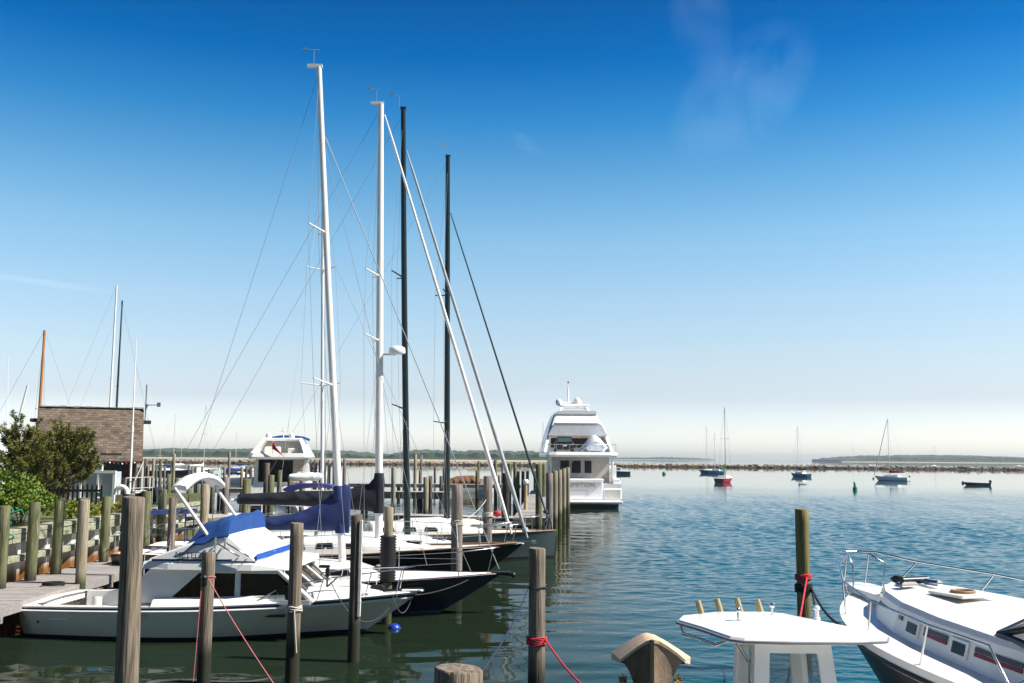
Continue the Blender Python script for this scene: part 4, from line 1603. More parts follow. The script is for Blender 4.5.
slab(w, (-wd / 2, 0, za), (wd / 2, 0, za), (wd / 2 - .05, dp / 2, zb2), (-wd / 2 + .05, dp / 2, zb2), .10)
slab(w, (wd / 2, dp, za), (-wd / 2, dp, za), (-wd / 2 + .05, dp / 2 + .02, zb2), (wd / 2 - .05, dp / 2 + .02, zb2), .10)
w.obj('roof', roofm, hut)
w = MB()
for i in range(16):
    x = -wd / 2 + .05 + (wd - .1) * (i + .5) / 16
    w.box((x, dp / 2 - .02, zb2 + .012 + rnd.uniform(0, .02)), ((wd - .1) / 16 - .01, .2, .03), rx=rnd.uniform(-.05, .05))
w.obj('ridge_cap', M('ridge_board', (.16, .13, .11), .9, col2=(.42, .37, .33), vs=4), hut)
w = MB()
y0, y1 = .30, dp - .30
x0, x1 = -wd / 2 + .25, wd / 2 - .25
prof = [(y0, -.1), (y1, -.1), (y1, za + .1), (dp / 2, zb2 - .22), (y0, za + .1)]
w.loft([[Vector((x0, y, z)) for y, z in prof], [Vector((x1, y, z)) for y, z in prof]], True, True)
w.obj('wall', darkwall, hut)
w = MB()
for s in (-1, 1):
    w.box((s * (wd / 2 + .12), dp / 2, zb2 - .62), (.34, .5, .16), bev=.03)
    w.obj('gable_beam', darkwood, hut)
    w = MB()
w.box((.95, y0 - .03, 1.0), (.85, .06, 2.0))
w.obj('door', M('dark_door', (.03, .03, .035), .5), hut)
w = MB()
w.tube(sag((-wd / 2 + .1, -.05, za - .02), (0, -.06, za - .03), .04) + sag((0, -.06, za - .03), (wd / 2 - .1, -.05, za - .02), .04), .012, 4)
lt = w.obj('light_string', black, hut)
w = MB()
for i in range(26):
    x = -wd / 2 + .15 + i * (wd - .3) / 25
    w.ball((x, -.07, za - .09 - .03 * math.sin(i)), .042, 6, i % 3)
w.obj('bulb', [whiter, red, bluestripe], lt)
w = MB()
w.tube([(wd / 2 + .02, dp / 2 - .2, zb2 - .7), (wd / 2 + .02, dp / 2 - .2, zb2 + 1.1)], .025, 6)
w.tube([(wd / 2 + .02, dp / 2 - .2, zb2 + .15), (wd / 2 + .55, dp / 2 - .2, zb2 + .18)], .02, 5)
w.box((wd / 2 + .58, dp / 2 - .2, zb2 + .19), (.16, .03, .2))
w.tube([(wd / 2 + .02, dp / 2 - .2, zb2 - .05), (wd / 2 + .1, dp / 2 - .2, zb2 + .2)], .04, 6)
w.obj('wind_gauge', M('oxidised_metal', (.10, .14, .15), .6, .3), hut)
w = MB()
w.tube([(wd / 2 + .05, .1, za), (wd / 2 - .3, .05, za - .9), (wd / 2 - .35, .05, -.1)], .035, 6)
w.obj('downpipe', offw, hut)

bd = 38.5
bx0, bx1 = P(64, 490, bd).x, P(115, 490, bd).x
bt = thing('notice_booth', 'pale grey panel booth with white frame and teal lettered sign on top', 'booth', ((bx0 + bx1) / 2, bd, GZ))
bw_ = bx1 - bx0
zt = P(90, 471, bd).z - GZ
w = MB()
w.box((0, .35, zt / 2), (bw_ - .08, .6, zt - .04))
w.obj('panel', panelgrey, bt)
w = MB()
for x in (-bw_ / 2 + .04, -bw_ / 2 + .62, bw_ / 2 - .68, bw_ / 2 - .06):
    w.box((x, .02, zt / 2), (.10 if abs(x) > .5 else .07, .08, zt))
w.box((0, .02, zt - .03), (bw_, .09, .10))
w.box((0, .02, .25), (bw_, .06, .08))
w.obj('frame', whiter, bt)
sx0, sx1, sz0, sz1 = P(80, 470, bd).x, P(102, 470, bd).x, P(90, 472, bd).z - GZ, P(90, 463, bd).z - GZ
cx = (sx0 + sx1) / 2 - (bx0 + bx1) / 2
w = MB()
w.box((cx, .05, (sz0 + sz1) / 2), (sx1 - sx0, .14, sz1 - sz0), bev=.01)
sg = w.obj('sign_board', whiter, bt)
text('Harbormaster', .155, tealletter, bt, frame((cx, -.028, (sz0 + sz1) / 2 + .02), (1, 0, 0), (0, 0, 1)))
w = MB()
w.box((bw_ / 2 - .55, -.035, .42), (.26, .012, .16))
w.obj('label_plate', tealletter, bt)

# picket fence
fd = 34.5
fx0, fx1 = P(44, 500, fd).x, P(101, 500, fd).x
ft = thing('picket_fence', 'short dark picket fence in front of the pale notice booth', 'fence', ((fx0 + fx1) / 2, fd, GZ))
fz = P(80, 486, fd).z - GZ
dkf = M('dark_fence_paint', (.018, .014, .012), .7, var=.3)
wf = fx1 - fx0
w = MB()
n = 13
for i in range(n):
    x = -wf / 2 + wf * i / (n - 1)
    h = fz + rnd.uniform(-.03, .03)
    w.box((x, 0, h / 2), (.065, .03, h), rnd.uniform(-.03, .03))
    w.loft([[Vector((x - .032, -.015, h)), Vector((x + .032, -.015, h)), Vector((x + .032, .015, h)), Vector((x - .032, .015, h))],
            [Vector((x - .005, -.004, h + .08)), Vector((x + .005, -.004, h + .08)), Vector((x + .005, .004, h + .08)), Vector((x - .005, .004, h + .08))]], True, True)
w.obj('picket', dkf, ft)
w = MB()
w.box((0, .035, fz * .82), (wf + .05, .04, .08))
w.box((0, .035, fz * .22), (wf + .05, .04, .08))
w.obj('rail', dkf, ft)

# white hooded hose cabinet with gold trim
p = P(120, 511, 36)
hb_ = thing('hose_cabinet', 'white hooded fuel hose cabinet with golden front beside the hut', 'cabinet', (p.x, 36, GZ - .1))
w = MB()
secs = [[Vector((x, y, z)) for x, y, z in ((-.16, -.15, 0), (.16, -.15, 0), (.16, .15, 0), (-.16, .15, 0))],
        [Vector((x, y, z)) for x, y, z in ((-.14, -.13, .62), (.14, -.13, .62), (.14, .13, .62), (-.14, .13, .62))]]
w.loft(secs, True, True)
w.obj('body', gold, hb_)
w = MB()
pts = []
for i in range(9):
    a = math.pi * i / 8
    pts.append(Vector((.02 - .20 * math.cos(a), 0, .68 + .22 * math.sin(a))))
w.tube([Vector((-.18, 0, .62))] + pts + [Vector((.22, 0, .35))], .09, 8)
w.obj('hood', whiter, hb_)
# teal hose over the rail
w = MB()
b = Vector((BX + .34, 33.9, 0))
q = P(118, 500, 33.9)
for k in range(4):
    dx = .05 * k
    w.tube([(q.x + dx, 33.9 - .03 * k, 2.2), (q.x + dx + .02, 33.9 - .05 * k, 1.7), (q.x + dx + .06, 33.9, 1.22), (q.x + dx + .1, 33.9 - .06, 1.3), (q.x + dx + .1, 33.9, 2.15)], .035, 6)
tag(w.obj('water_hose', tealhose, None, loc=(q.x, 33.9, 2.1)), 'teal hose looped over the bulkhead rail beside the golden cabinet', 'hose')
# green rope on the leftmost bulkhead post
w = MB()
q = P(6, 530, 25)
pts = []
for i in range(40):
    f = i / 39
    pts.append(Vector((q.x + .10 * math.sin(f * 21) + .03 + .10 * f * math.cos(f * 9), 25 + .04 * math.cos(f * 17), q.z + .55 - 1.05 * f)))
w.tube(pts, .018, 6)
w.tube([pts[6], pts[6] + Vector((.35, 0, .12)), pts[6] + Vector((.42, 0, -.04)), pts[12]], .016, 6)
tag(w.obj('coiled_line', greenrope, None, loc=pts[0]), 'tangled bright green line hanging on the leftmost bulkhead post', 'rope')
# black cart with spoked wheel
q = P(151, 505, 42)
ct = thing('hand_cart', 'black hand cart with spoked wheel parked on the service pier', 'cart', (q.x, 41.8, 1.52))
w = MB()
w.loft([[Vector(v) for v in ((-.55, -.3, .25), (.45, -.3, .25), (.45, .3, .25), (-.55, .3, .25))],
        [Vector(v) for v in ((-.75, -.4, .85), (.35, -.4, 1.25), (.35, .4, 1.25), (-.75, .4, .85))]], True, True)
w.obj('bin', black, ct)
w = MB()
w.tube([(-.7, -.35, .9), (-1.0, -.35, 1.15), (-1.0, .35, 1.15), (-.7, .35, .9)], .025, 6)
w.obj('handle', black, ct)
w = MB()
N = 20
w.tube([(.35 + .30 * math.cos(2 * math.pi * i / N), -.46, .31 + .30 * math.sin(2 * math.pi * i / N)) for i in range(N + 1)], .035, 6)
wh = w.obj('wheel', rubber, ct)
w = MB()
for i in range(4):
    a = math.pi * i / 4
    w.tube([(.35 + .28 * math.cos(a), -.46, .31 + .28 * math.sin(a)), (.35 - .28 * math.cos(a), -.46, .31 - .28 * math.sin(a))], .014, 5)
w.obj('spokes', alu, wh)
# tall white pole with rails in front of the hut
a, b_ = P(129, 507, 40), P(136.5, 338, 40)
w = MB()
w.tube([a, a.lerp(b_, .45), a.lerp(b_, .5), b_], [.05, .045, .035, .012], 8)
w.tube([a.lerp(b_, .44), a.lerp(b_, .47)], .06, 8)
tag(w.obj('antenna_pole', whiter, None, loc=a), 'tall thin white whip aerial leaning before the hut\'s right corner', 'antenna')
w = MB()
a, b_ = P(126, 478, 39.5), P(153, 477, 41)
for dz in (0, -.42):
    w.tube([a + Vector((0, 0, dz)), b_ + Vector((0, 0, dz))], .02, 6)
for f in (0, .33, .66, 1):
    q = a.lerp(b_, f)
    w.tube([q, (q.x, q.y, 1.4)], .02, 6)
tag(w.obj('pipe_railing', M('pale_pipe', (.42, .41, .38), .5), None, loc=(a.x, a.y, 1.4)), 'pale pipe railing between the hut and the hand cart', 'railing')


def leaf(w, c, d, up, ln, wd, m=0):
    d = d.normalized()
    s = d.cross(up)
    if s.length < 1e-3:
        s = d.orthogonal()
    s = s.normalized() * wd / 2
    n = len(w.v)
    w.v += [c, c + d * ln * .5 + s, c + d * ln, c + d * ln * .5 - s]
    w.f.append((n, n + 1, n + 2, n + 3))
    w.m.append(m)
    w.s.append(False)


def rv(q):
    while True:
        v = Vector((q.uniform(-1, 1), q.uniform(-1, 1), q.uniform(-1, 1)))
        if .05 < v.length < 1:
            return v.normalized()


def bush(label, cx, cy, rx, ry, h, nleaf, seed, flowers=0, mat=None):
    q = random.Random(seed)
    t = thing('flowering_shrub' if flowers else 'shrub', label, 'shrub', (cx, cy, GZ))
    w = MB()
    clumps = []
    for i in range(int(26 * rx * ry) + 14):
        a, rr = q.uniform(0, 6.28), math.sqrt(q.random())
        x, y = rx * rr * math.cos(a), ry * rr * math.sin(a)
        z = h * (1 - .55 * rr * rr) * q.uniform(.45, 1.0)
        clumps.append((Vector((x, y, z)), q.uniform(.16, .34) * min(1, h)))
    for i in range(nleaf):
        c, r = q.choice(clumps)
        v = rv(q)
        if v.z < -.4:
            v.z *= -.5
        p = c + v * r * q.uniform(.75, 1.05)
        if p.z < .02:
            continue
        leaf(w, p, (v + rv(q) * .8 + Vector((0, 0, .2))), rv(q), q.uniform(.07, .12), q.uniform(.045, .075))
    w.obj('foliage', mat or leafm, t)
    w = MB()
    for i in range(12):
        c, r = q.choice(clumps)
        w.tube([(c.x * .2, c.y * .2, -.05), (c.x * .7, c.y * .7, c.z * .6), c], .014, 4, r1=.006)
    w.obj('stem', pinebark, t)
    if flowers:
        for i in range(flowers):
            c, r = q.choice(clumps)
            p = c + Vector((.3, -.8, .45)).normalized() * r * 1.05
            w = MB()
            for k in range(5):
                a = 6.28 * k / 5
                leaf(w, p, Vector((math.cos(a), -.4, math.sin(a))), Vector((0, -1, 0)), .055, .05)
            w.obj('flower', pinkm, t)
    return t


bush('leafy green rose bush with a few pink flowers behind the bulkhead', P(27, 500, 29.5).x, 29.2, 1.0, 1.0, 1.12, 6500, 3, 9)
bush('bright green rose bush at the left picture edge under the pine', P(2, 500, 28).x - .3, 28.2, 1.3, 1.1, 1.35, 6000, 4, 6)
bush('low yellow green weeds between bulkhead posts below the picket fence', P(72, 520, 31).x, 31.2, .8, .45, .42, 1600, 5, 0, yellowleaf)
bush('small yellowish plant at the foot of the notice booth', P(112, 512, 34).x, 33.6, .8, .3, .30, 700, 6, 0, yellowleaf)


def pine(label, cx, cy, h, seed, spread, nb, tilt, low=.18):
    q = random.Random(seed)
    t = thing('pine_tree', label, 'tree', (cx, cy, GZ))
    w = MB()
    tr = [Vector((0, 0, -.1)), Vector((.08, 0, h * .3)), Vector((.02, .05, h * .6)), Vector((tilt * .3, 0, h * .92))]
    w.tube(tr, [.14, .11, .07, .03], 8)
    w.obj('trunk', pinebark, t)
    bw = MB()
    nw = MB()
    for i in range(nb):
        f = low + (.98 - low) * (i + q.random()) / nb
        j = min(2, int(f * 3))
        o_ = tr[j].lerp(tr[j + 1], f * 3 - j)
        a = i * 2.4 + q.uniform(-.4, .4)
        ln = spread * (1.15 - .72 * f) * q.uniform(.7, 1.1)
        d = Vector((math.cos(a), math.sin(a) * .8, .32 + .35 * f + q.uniform(-.1, .2)))
        mid_ = o_ + d * ln * .55
        tip = o_ + d * ln + Vector((0, 0, .22 * ln))
        bw.tube([o_, mid_, tip], [.035, .025, .012], 5)
        # upright candles along the outer part of the branch
        for k in range(int(5 + ln * 7)):
            g = q.uniform(.25, 1.04)
            c = (o_.lerp(mid_, g * 2) if g < .5 else mid_.lerp(tip, g * 2 - 1)) + rv(q) * .13 * (.4 + g)
            ax = (d.normalized() * .55 + Vector((0, 0, 1)) + rv(q) * .45).normalized()
            cl = q.uniform(.20, .42)
            for m_ in range(60):
                pz = c + ax * cl * q.random()
                dd = (ax * .75 + rv(q)).normalized()
                leaf(nw, pz, dd, rv(q), q.uniform(.10, .17), .030)
    bw.obj('branch', pinebark, t)
    nw.obj('crown', pinem, t)


pine('dark green pine with upright needle tufts in front of the shingled roof', P(50, 500, 34.5).x, 35.6, 2.6, 11, 1.15, 26, .3, .34)
pine('dark pine partly cut by the left picture edge', P(2, 500, 33).x, 34.0, 2.7, 12, 1.25, 24, -.2)
pine('low bushy pine between the two taller pines', P(31, 500, 34).x, 35.0, 2.1, 13, 1.3, 16, .1)


def hor(px):
    return 457.5 + (px - 512) * math.tan(ROLL)


# ------------------------------------------------------------------ big white motor yacht, seen from astern
YD = 83.0
yp = P(583, 507, YD)
yw = M('yacht_white', (.92, .92, .91), .3, var=.02, coat=.3)
yc = thing('motor_yacht', 'large white multi deck motor yacht seen from astern beyond the pier end', 'yacht', (yp.x, YD, 0), R(91))
sc_ = YD / F


def yx(px):
    return -(px - 583) * sc_


def yz(py):
    return 4.1 - (py - hor(583)) * sc_


HY = Hull(25, 6.5, 2.0, 3.7, rake=3.0, tr=.97, wl=.93, full=2.4, trake=.0, sp=1.8)
HY.L = 25
for_y = []
ly = MB()
HY.build(yc, [bottom, boot, yw, bluestripe], [(.02, 0), (.16, 1), (.45, 2), (.7, 2), (1.0, 2)], deckmat=yw)
for ch in [o for o in COL.objects if o.parent == yc]:
    ch.location.x = 12.5
w = MB()
w.box((-.75, 0, .55), (1.5, 6.2, .22), bev=.06)
w.obj('swim_platform', yw, yc)
w = MB()
w.box((.15, .55, 1.50), (.5, 4.4, 1.7), bev=.12)
w.box((.1, .55, 2.30), (.75, 4.5, .22), bev=.08)
w.box((.5, -2.45, 1.15), (1.2, 1.5, 1.0), bev=.1)
w.box((1.2, -2.85, 1.6), (1.6, .6, 1.7), bev=.1)
w.box((1.2, 2.95, 1.5), (1.6, .4, 1.7), bev=.1)
w.obj('transom', yw, yc)
w = MB()
for s in (-1, 1):
    w.tube([(-.12, .55 + s * .9, .95), (-.12, .55 + s * .9, 1.45)], .012, 4)
w.box((-.105, .55, 1.45), (.01, 1.9, .02))
w.obj('garage_door', M('seam_grey', (.35, .33, .32), .5), yc)
text('REDEMPTION', .50, goldletter, yc, frame((-.13, .55, 1.86), (0, -1, 0), (0, 0, 1)))
w = MB()
w.box((-.118, -2.45, 1.15), (.02, 1.2, .7), bev=.005)
w.obj('boarding_gate', offw, yc)
w = MB()
w.box((5.6, 0, 2.95), (5, 5.1, 2.7))
w.obj('saloon', M('beige_panel', (.74, .68, .62), .5), yc)
for a, b in ((563, 572), (574.7, 584), (588, 595)):
    w = MB()
    w.box((3.07, (yx(a) + yx(b)) / 2, yz(467)), (.06, abs(yx(a) - yx(b)), yz(461) - yz(473.5)), bev=.01)
    w.obj('saloon_door', darkin, yc)
for s in (-1, 1):
    w = MB()
    w.box((1.4, s * 2.6, 3.2), (.3, .18, 2.1), bev=.05)
    w.box((3.4, s * 2.85, 2.7), (4, .16, 1.6), bev=.05)
    w.obj('bulwark', yw, yc)
w = MB()
outl = [(-.3, -2.2), (-.1, -2.75), (1.2, -2.95), (15, -2.9), (17, -2.2), (17, 2.2), (15, 2.9), (1.2, 2.95), (-.1, 2.75), (-.3, 2.2)]
w.loft([[Vector((x, y, yz(457))) for x, y in outl], [Vector((x - .12, y * 1.03, yz(455))) for x, y in outl], [Vector((x, y, yz(452))) for x, y in outl]], True, True)
w.obj('boat_deck', yw, yc)
w = MB()
z0 = yz(452)
for y in [i * .55 - 2.75 for i in range(11)]:
    w.tube([(.1, y, z0), (.1, y, z0 + .62)], .022, 5)
w.tube([(3.5, -2.8, z0 + .62), (.1, -2.75, z0 + .62), (.1, 2.75, z0 + .62), (3.5, 2.8, z0 + .62)], .028, 6)
w.obj('deck_rail', steel, yc)
# upper house, bridge and top
w = MB()
house(w, [(6.6, 2.3, 2.2, yz(452), yz(434)), (13, 2.4, 2.1, yz(452), yz(434)), (17.5, 1.7, 1.2, yz(452), yz(440))], 0)
w.obj('upper_house', yw, yc)
w = MB()
w.box((6.54, .35, yz(442)), (.06, 3.9, yz(437) - yz(447)), bev=.01)
w.obj('upper_window', darkin, yc)
w = MB()
w.box((5.6, .1, yz(435.2)), (1.0, 4.9, .12), bev=.03)
w.obj('trim_band', M('tan_trim', (.50, .38, .28), .5), yc)
for s in (-1, 1):
    w = MB()
    w.loft([[Vector(v) for v in ((4.0, s * 3.05, yz(452)), (12, s * 3.1, yz(452)), (12, s * 2.8, yz(452)), (4.0, s * 2.8, yz(452)))],
            [Vector(v) for v in ((6.4, s * 2.45, yz(425)), (12, s * 2.5, yz(425)), (12, s * 2.3, yz(425)), (6.4, s * 2.25, yz(425)))],
            [Vector(v) for v in ((8.0, s * 1.95, yz(411)), (12, s * 2.0, yz(411)), (12, s * 1.8, yz(411)), (8.0, s * 1.8, yz(411)))]], True, True)
    w.obj('side_wing', yw, yc)
w = MB()
house(w, [(5.1, 2.62, 2.12, yz(434.5), yz(422.5)), (6.5, 2.62, 2.12, yz(434.5), yz(422.5)), (12, 2.5, 2.1, yz(434), yz(423)), (14.5, 1.8, 1.4, yz(434), yz(429))], 0)
w.obj('flybridge', M('flybridge_panel', (.80, .80, .82), .5), yc)
w = MB()
w.box((5.2, .15, yz(422)), (.24, 3.9, .14), bev=.03)
w.obj('flybridge_coaming', M('brown_cushion', (.36, .27, .18), .7), yc)
w = MB()
w.loft([[Vector(v) for v in ((5.5, -1.95, yz(421.5)), (5.5, 2.0, yz(421.5)), (5.6, 2.0, yz(421.5)), (5.6, -1.95, yz(421.5)))],
        [Vector(v) for v in ((6.2, -1.72, yz(411)), (6.2, 1.77, yz(411)), (6.3, 1.77, yz(411)), (6.3, -1.72, yz(411)))]], True, True)
w.obj('clear_curtain', M('vinyl_curtain', (.86, .86, .86), .2), yc)
w = MB()
house(w, [(6.0, 1.82, 1.7, yz(411), yz(408)), (12, 2.0, 1.8, yz(411), yz(408)), (13, 1.6, 1.3, yz(411), yz(409))], 0)
w.obj('hardtop', yw, yc)
w = MB()
for s in (-1, 1):
    w.loft([[Vector(v) for v in ((8.4, s * 1.5, yz(408.5)), (9.6, s * 1.5, yz(408.5)), (9.6, s * 1.3, yz(408.5)), (8.4, s * 1.3, yz(408.5)))],
            [Vector(v) for v in ((8.9, s * 1.15, yz(400)), (9.7, s * 1.15, yz(400)), (9.7, s * .95, yz(400)), (8.9, s * .95, yz(400)))]], True, True)
w.box((9.3, 0, yz(400)), (1.1, 2.7, .18), bev=.05)
w.box((9.2, 0, yz(404)), (.7, 2.2, .16), bev=.05)
w.obj('radar_arch', yw, yc)
for px, rr, mt in ((566, .30, canvaspale), (587, .40, white)):
    w = MB()
    w.tube([(9.3, yx(px), yz(400)), (9.3, yx(px), yz(399))], .15, 8)
    w.ball((9.3, yx(px), yz(396.7)), rr, 12, 0, (1, 1, 1.15))
    w.obj('satellite_dome', mt, yc)
w = MB()
w.tube([(9.4, yx(576.6), yz(400)), (9.4, yx(576.6), yz(380))], .10, 8, r1=.07)
w.tube([(9.4, yx(576.6), yz(380)), (9.4, yx(576.6), yz(373.5))], .02, 5)
w.box((9.4, yx(576.6), yz(397)), (.3, 1.4, .14), bev=.04)
w.obj('signal_mast', yw, yc)
w = MB()
w.box((9.4, yx(576.6), yz(374.3)), (.3, .12, .22), bev=.04)
w.obj('masthead_bird', M('brown_bird', (.14, .10, .05), .5), yc)  # bird perched on the mast top, built as a small box
w = MB()
for px, y0, y1 in ((548, 447, 419), (614, 452, 428), (590, 399, 391), (604, 420, 405)):
    w.tube([(9, yx(px), yz(y0)), (9, yx(px) - .05, yz(y1))], .02, 4)
    w.obj('whip_aerial', wire, yc)
    w = MB()
# small car and covered tender on the boat deck
cr_ = thing('small_car', 'small black car seen from behind, parked on the motor yacht\'s boat deck', 'car', (yp.x - yx(565.5), YD + 1.0, yz(452) + .002), R(90))
w = MB()
secs = []
for x, zb_, zt_, hw in ((0, .30, .55, .72), (.12, .22, .72, .78), (.9, .2, .74, .8), (2.2, .2, .72, .8), (2.7, .25, .6, .74), (2.75, .32, .5, .7)):
    secs.append([Vector(v) for v in ((x, -hw, zb_), (x, hw, zb_), (x, hw, zt_), (x, hw * .94, zt_ + .06), (x, -hw * .94, zt_ + .06), (x, -hw, zt_))])
w.loft(secs, True, True, 0)
secs = []
for x, hb, ht, z1 in ((.10, .72, .66, .80), (.28, .72, .60, 1.24), (.5, .73, .58, 1.30), (1.5, .73, .58, 1.28), (2.1, .72, .62, .80)):
    secs.append([Vector(v) for v in ((x, -hb, .74), (x, hb, .74), (x, ht, z1), (x, -ht, z1))])
w.loft(secs, True, True, 0)
w.obj('body', black, cr_)
w = MB()
w.face([(.085, .60, .84), (.085, -.60, .84), (.24, -.53, 1.18), (.24, .53, 1.18)])
w.obj('rear_window', M('reflective_window', (.06, .12, .12), .05), cr_)
for s in (-1, 1):
    w = MB()
    w.box((.03, s * .66, .66), (.06, .14, .16), bev=.02)
    w.obj('tail_light', red, cr_)
    for x in (.5, 2.2):
        w = MB()
        w.tube([(x, s * .62, .26), (x, s * .80, .26)], .26, 14)
        w.obj('wheel', rubber, cr_)
w = MB()
w.box((-.01, 0, .52), (.03, .34, .10), bev=.005)
w.obj('number_plate', offw, cr_)
td = thing('covered_tender', 'boat under a pale blue white cover on the yacht\'s boat deck beside the car', 'tender', (yp.x - yx(597), YD + 1.2, yz(452)), R(90))
w = MB()
secs = []
for i in range(13):
    f = i / 12
    x = 3.6 * f
    hw = 1.15 * math.sin(math.pi * min(1, .18 + .72 * f)) ** .6
    z1 = .45 + 1.05 * math.sin(math.pi * (.12 + .76 * f)) ** .8
    s = []
    for k in range(11):
        g = k / 10 * 2 - 1
        s.append(Vector((x, g * hw, .38 + (z1 - .38) * (1 - abs(g) ** 1.4) + .05 * mnoise.noise(Vector((x * 2, g * 5, 1))))))
    s += [Vector((x, hw * .7, .1)), Vector((x, -hw * .7, .1))]
    secs.append(s)
w.loft(secs, True, True, 0, True)
w.obj('cover', canvaspale, td)
w = MB()
for x in (.7, 2.6):
    w.box((x, 0, .06), (.25, 1.6, .12))
w.obj('cradle', offw, td)
fl = thing('ensign', 'striped ensign on a slanting staff at the motor yacht\'s stern', 'flag', (yp.x - yx(573), YD + .3, yz(462)))
a, b_ = Vector((0, 0, 0)), Vector(((586 - 573) * sc_ * .95, -.25, yz(444) - yz(462)))
w = MB()
w.tube([a - (b_ - a) * .05, b_], .022, 6)
w.obj('staff', whiter, fl)
w = MB()
q0 = a.lerp(b_, .95)
nn = 10
for i in range(nn):
    f0, f1 = i / nn, (i + 1) / nn
    pa, pb = a.lerp(b_, .98 - .62 * f0), a.lerp(b_, .98 - .62 * f1)
    for k in range(5):
        def fp(p, f, g):
            return p + Vector((-.30 * g - .34 * f * g + .03 * math.sin(f * 9 + g * 4), -.1 * math.sin(g * 5 + f * 3), -.62 * g - .30 * g * f))
        m_ = 1 if i < 5 and k < 3 else (2 if k % 2 else 0)
        w.face([fp(pa, f0, k / 5), fp(pb, f1, k / 5), fp(pb, f1, (k + 1) / 5), fp(pa, f0, (k + 1) / 5)], m_)
w.obj('cloth', [redflag, navystripe, whiter], fl)

# ------------------------------------------------------------------ sport yacht with red flag, left background
SD = 75.0
sp_ = P(276, 500, SD)
sy = thing('sport_yacht', 'white flybridge sport yacht with navy bimini seen from astern behind the pilings at left', 'yacht', (sp_.x, SD, 0), R(98))
s2 = SD / F
sx_ = lambda px: -(px - 276) * s2
sz_ = lambda py: 4.1 - (py - hor(276)) * s2
HS = Hull(15, 4.5, 1.7, 2.5, rake=2.2, tr=.96, wl=.9, full=2.3, trake=0)
HS.build(sy, [bottom, boot, white, white], [(.02, 0), (.1, 1), (.5, 2), (1.0, 2)], deckmat=white)
for ch in [o for o in COL.objects if o.parent == sy]:
    ch.location.x = 7.5
w = MB()
w.box((-.5, 0, .5), (1.1, 4.2, .18), bev=.05)
w.obj('swim_platform', white, sy)
w = MB()
house(w, [(3.2, 2.05, 1.95, 1.7, sz_(459)), (8.5, 2.05, 1.8, 1.9, sz_(459)), (11.5, 1.5, 1.0, 2.1, 2.6)], 0)
w.obj('saloon', white, sy)
w = MB()
w.box((3.16, .35, (sz_(459) + 2.0) / 2), (.06, 2.7, sz_(459) - 2.15), bev=.01)
w.obj('saloon_door', winblack, sy)
w = MB()
w.box((2.9, -1.35, (sz_(459) + 1.7) / 2), (.12, .8, sz_(459) - 1.7), bev=.02)
for i in range(9):
    w.box((2.82, -1.35, 1.9 + i * .2), (.06, .78, .10), ry=.5)
w.obj('louvre_panel', M('taupe_louvre', (.36, .31, .29), .6), sy)
w = MB()
outl = [(.6, -1.9), (.9, -2.2), (9, -2.2), (10, -1.4), (10, 1.4), (9, 2.2), (.9, 2.2), (.6, 1.9)]
w.loft([[Vector((x, y, sz_(459))) for x, y in outl], [Vector((x - .1, y * 1.03, sz_(457))) for x, y in outl], [Vector((x, y * .97, sz_(453))) for x, y in outl]], True, True)
w.obj('flybridge_deck', white, sy)
for s in (-1, 1):
    w = MB()
    w.loft([[Vector((x, s * y, z)) for x, y, z in ((1.0, 2.1, sz_(453)), (9, 2.1, sz_(453)), (9, 1.85, sz_(453)), (1.0, 1.85, sz_(453)))],
            [Vector((x, s * y, z)) for x, y, z in ((3.0, 1.75, sz_(444)), (8.6, 1.75, sz_(444)), (8.6, 1.5, sz_(444)), (3.0, 1.5, sz_(444)))],
            [Vector((x, s * y, z)) for x, y, z in ((4.2, 1.45, sz_(437)), (6.5, 1.45, sz_(437)), (6.5, 1.2, sz_(437)), (4.2, 1.2, sz_(437)))]], True, True)
    w.obj('side_coaming', white, sy)
w = MB()
w.box((6.5, 0, sz_(446)), (.3, 3.2, .9), bev=.05)
w.obj('helm_console', offw, sy)
w = MB()
w.box((3.6, .7, sz_(450)), (.6, 1.2, .55), bev=.05)
w.obj('lounge_seat', offw, sy)
w = MB()
w.box((3.8, -.8, sz_(451)), (.5, .7, .5), bev=.05)
w.obj('lounge_seat', offw, sy)
w = MB()
w.box((5.2, 0, sz_(438.5)), (.7, 2.9, .22), bev=.06)
w.obj('radar_arch', white, sy)
for px in (258.5, 284.5):
    w = MB()
    w.ball((5.2, sx_(px) * .92, sz_(435.3)), .24, 12, 0, (1, 1, 1.3))
    w.obj('satellite_dome', white, sy)
w = MB()
w.loft([[Vector((x, y, z)) for y, z in ((1.2, sz_(436.8)), (.3, sz_(434.6)), (-.6, sz_(434.4)), (-1.5, sz_(435.6)), (-2.0, sz_(438)))] for x in (5.6, 8.3)], False, False)
w.loft([[Vector((x, y, z - .05)) for y, z in ((1.2, sz_(436.8)), (.3, sz_(434.6)), (-.6, sz_(434.4)), (-1.5, sz_(435.6)), (-2.0, sz_(438)))] for x in (5.6, 8.3)], False, False)
w.loft([[Vector((5.55, y, z)) for z in (z0_, z0_ - .2)] for y, z0_ in ((1.2, sz_(436.2)), (.3, sz_(434)), (-.6, sz_(433.8)), (-1.5, sz_(435)), (-2.0, sz_(437.5)))], False, False)
w.obj('bimini_top', bluestripe, sy)
w = MB()
w.tube([(5.2, .05, sz_(438)), (5.2, .05, sz_(427))], .04, 6)
w.tube([(5.2, .5, sz_(429.5)), (5.2, -.4, sz_(429.5))], .04, 6)
w.ball((5.2, .05, sz_(427)), .09, 8)
w.obj('signal_mast', white, sy)
fl = thing('red_flag', 'plain red flag drooping from the staff on the sport yacht\'s flybridge', 'flag', (sp_.x + (270 - 276) * s2, SD - .2 + .6, sz_(455)))
w = MB()
w.tube([(0, 0, -.1), (-.06, -.1, 1.15)], .018, 5)
w.obj('staff', whiter, fl)
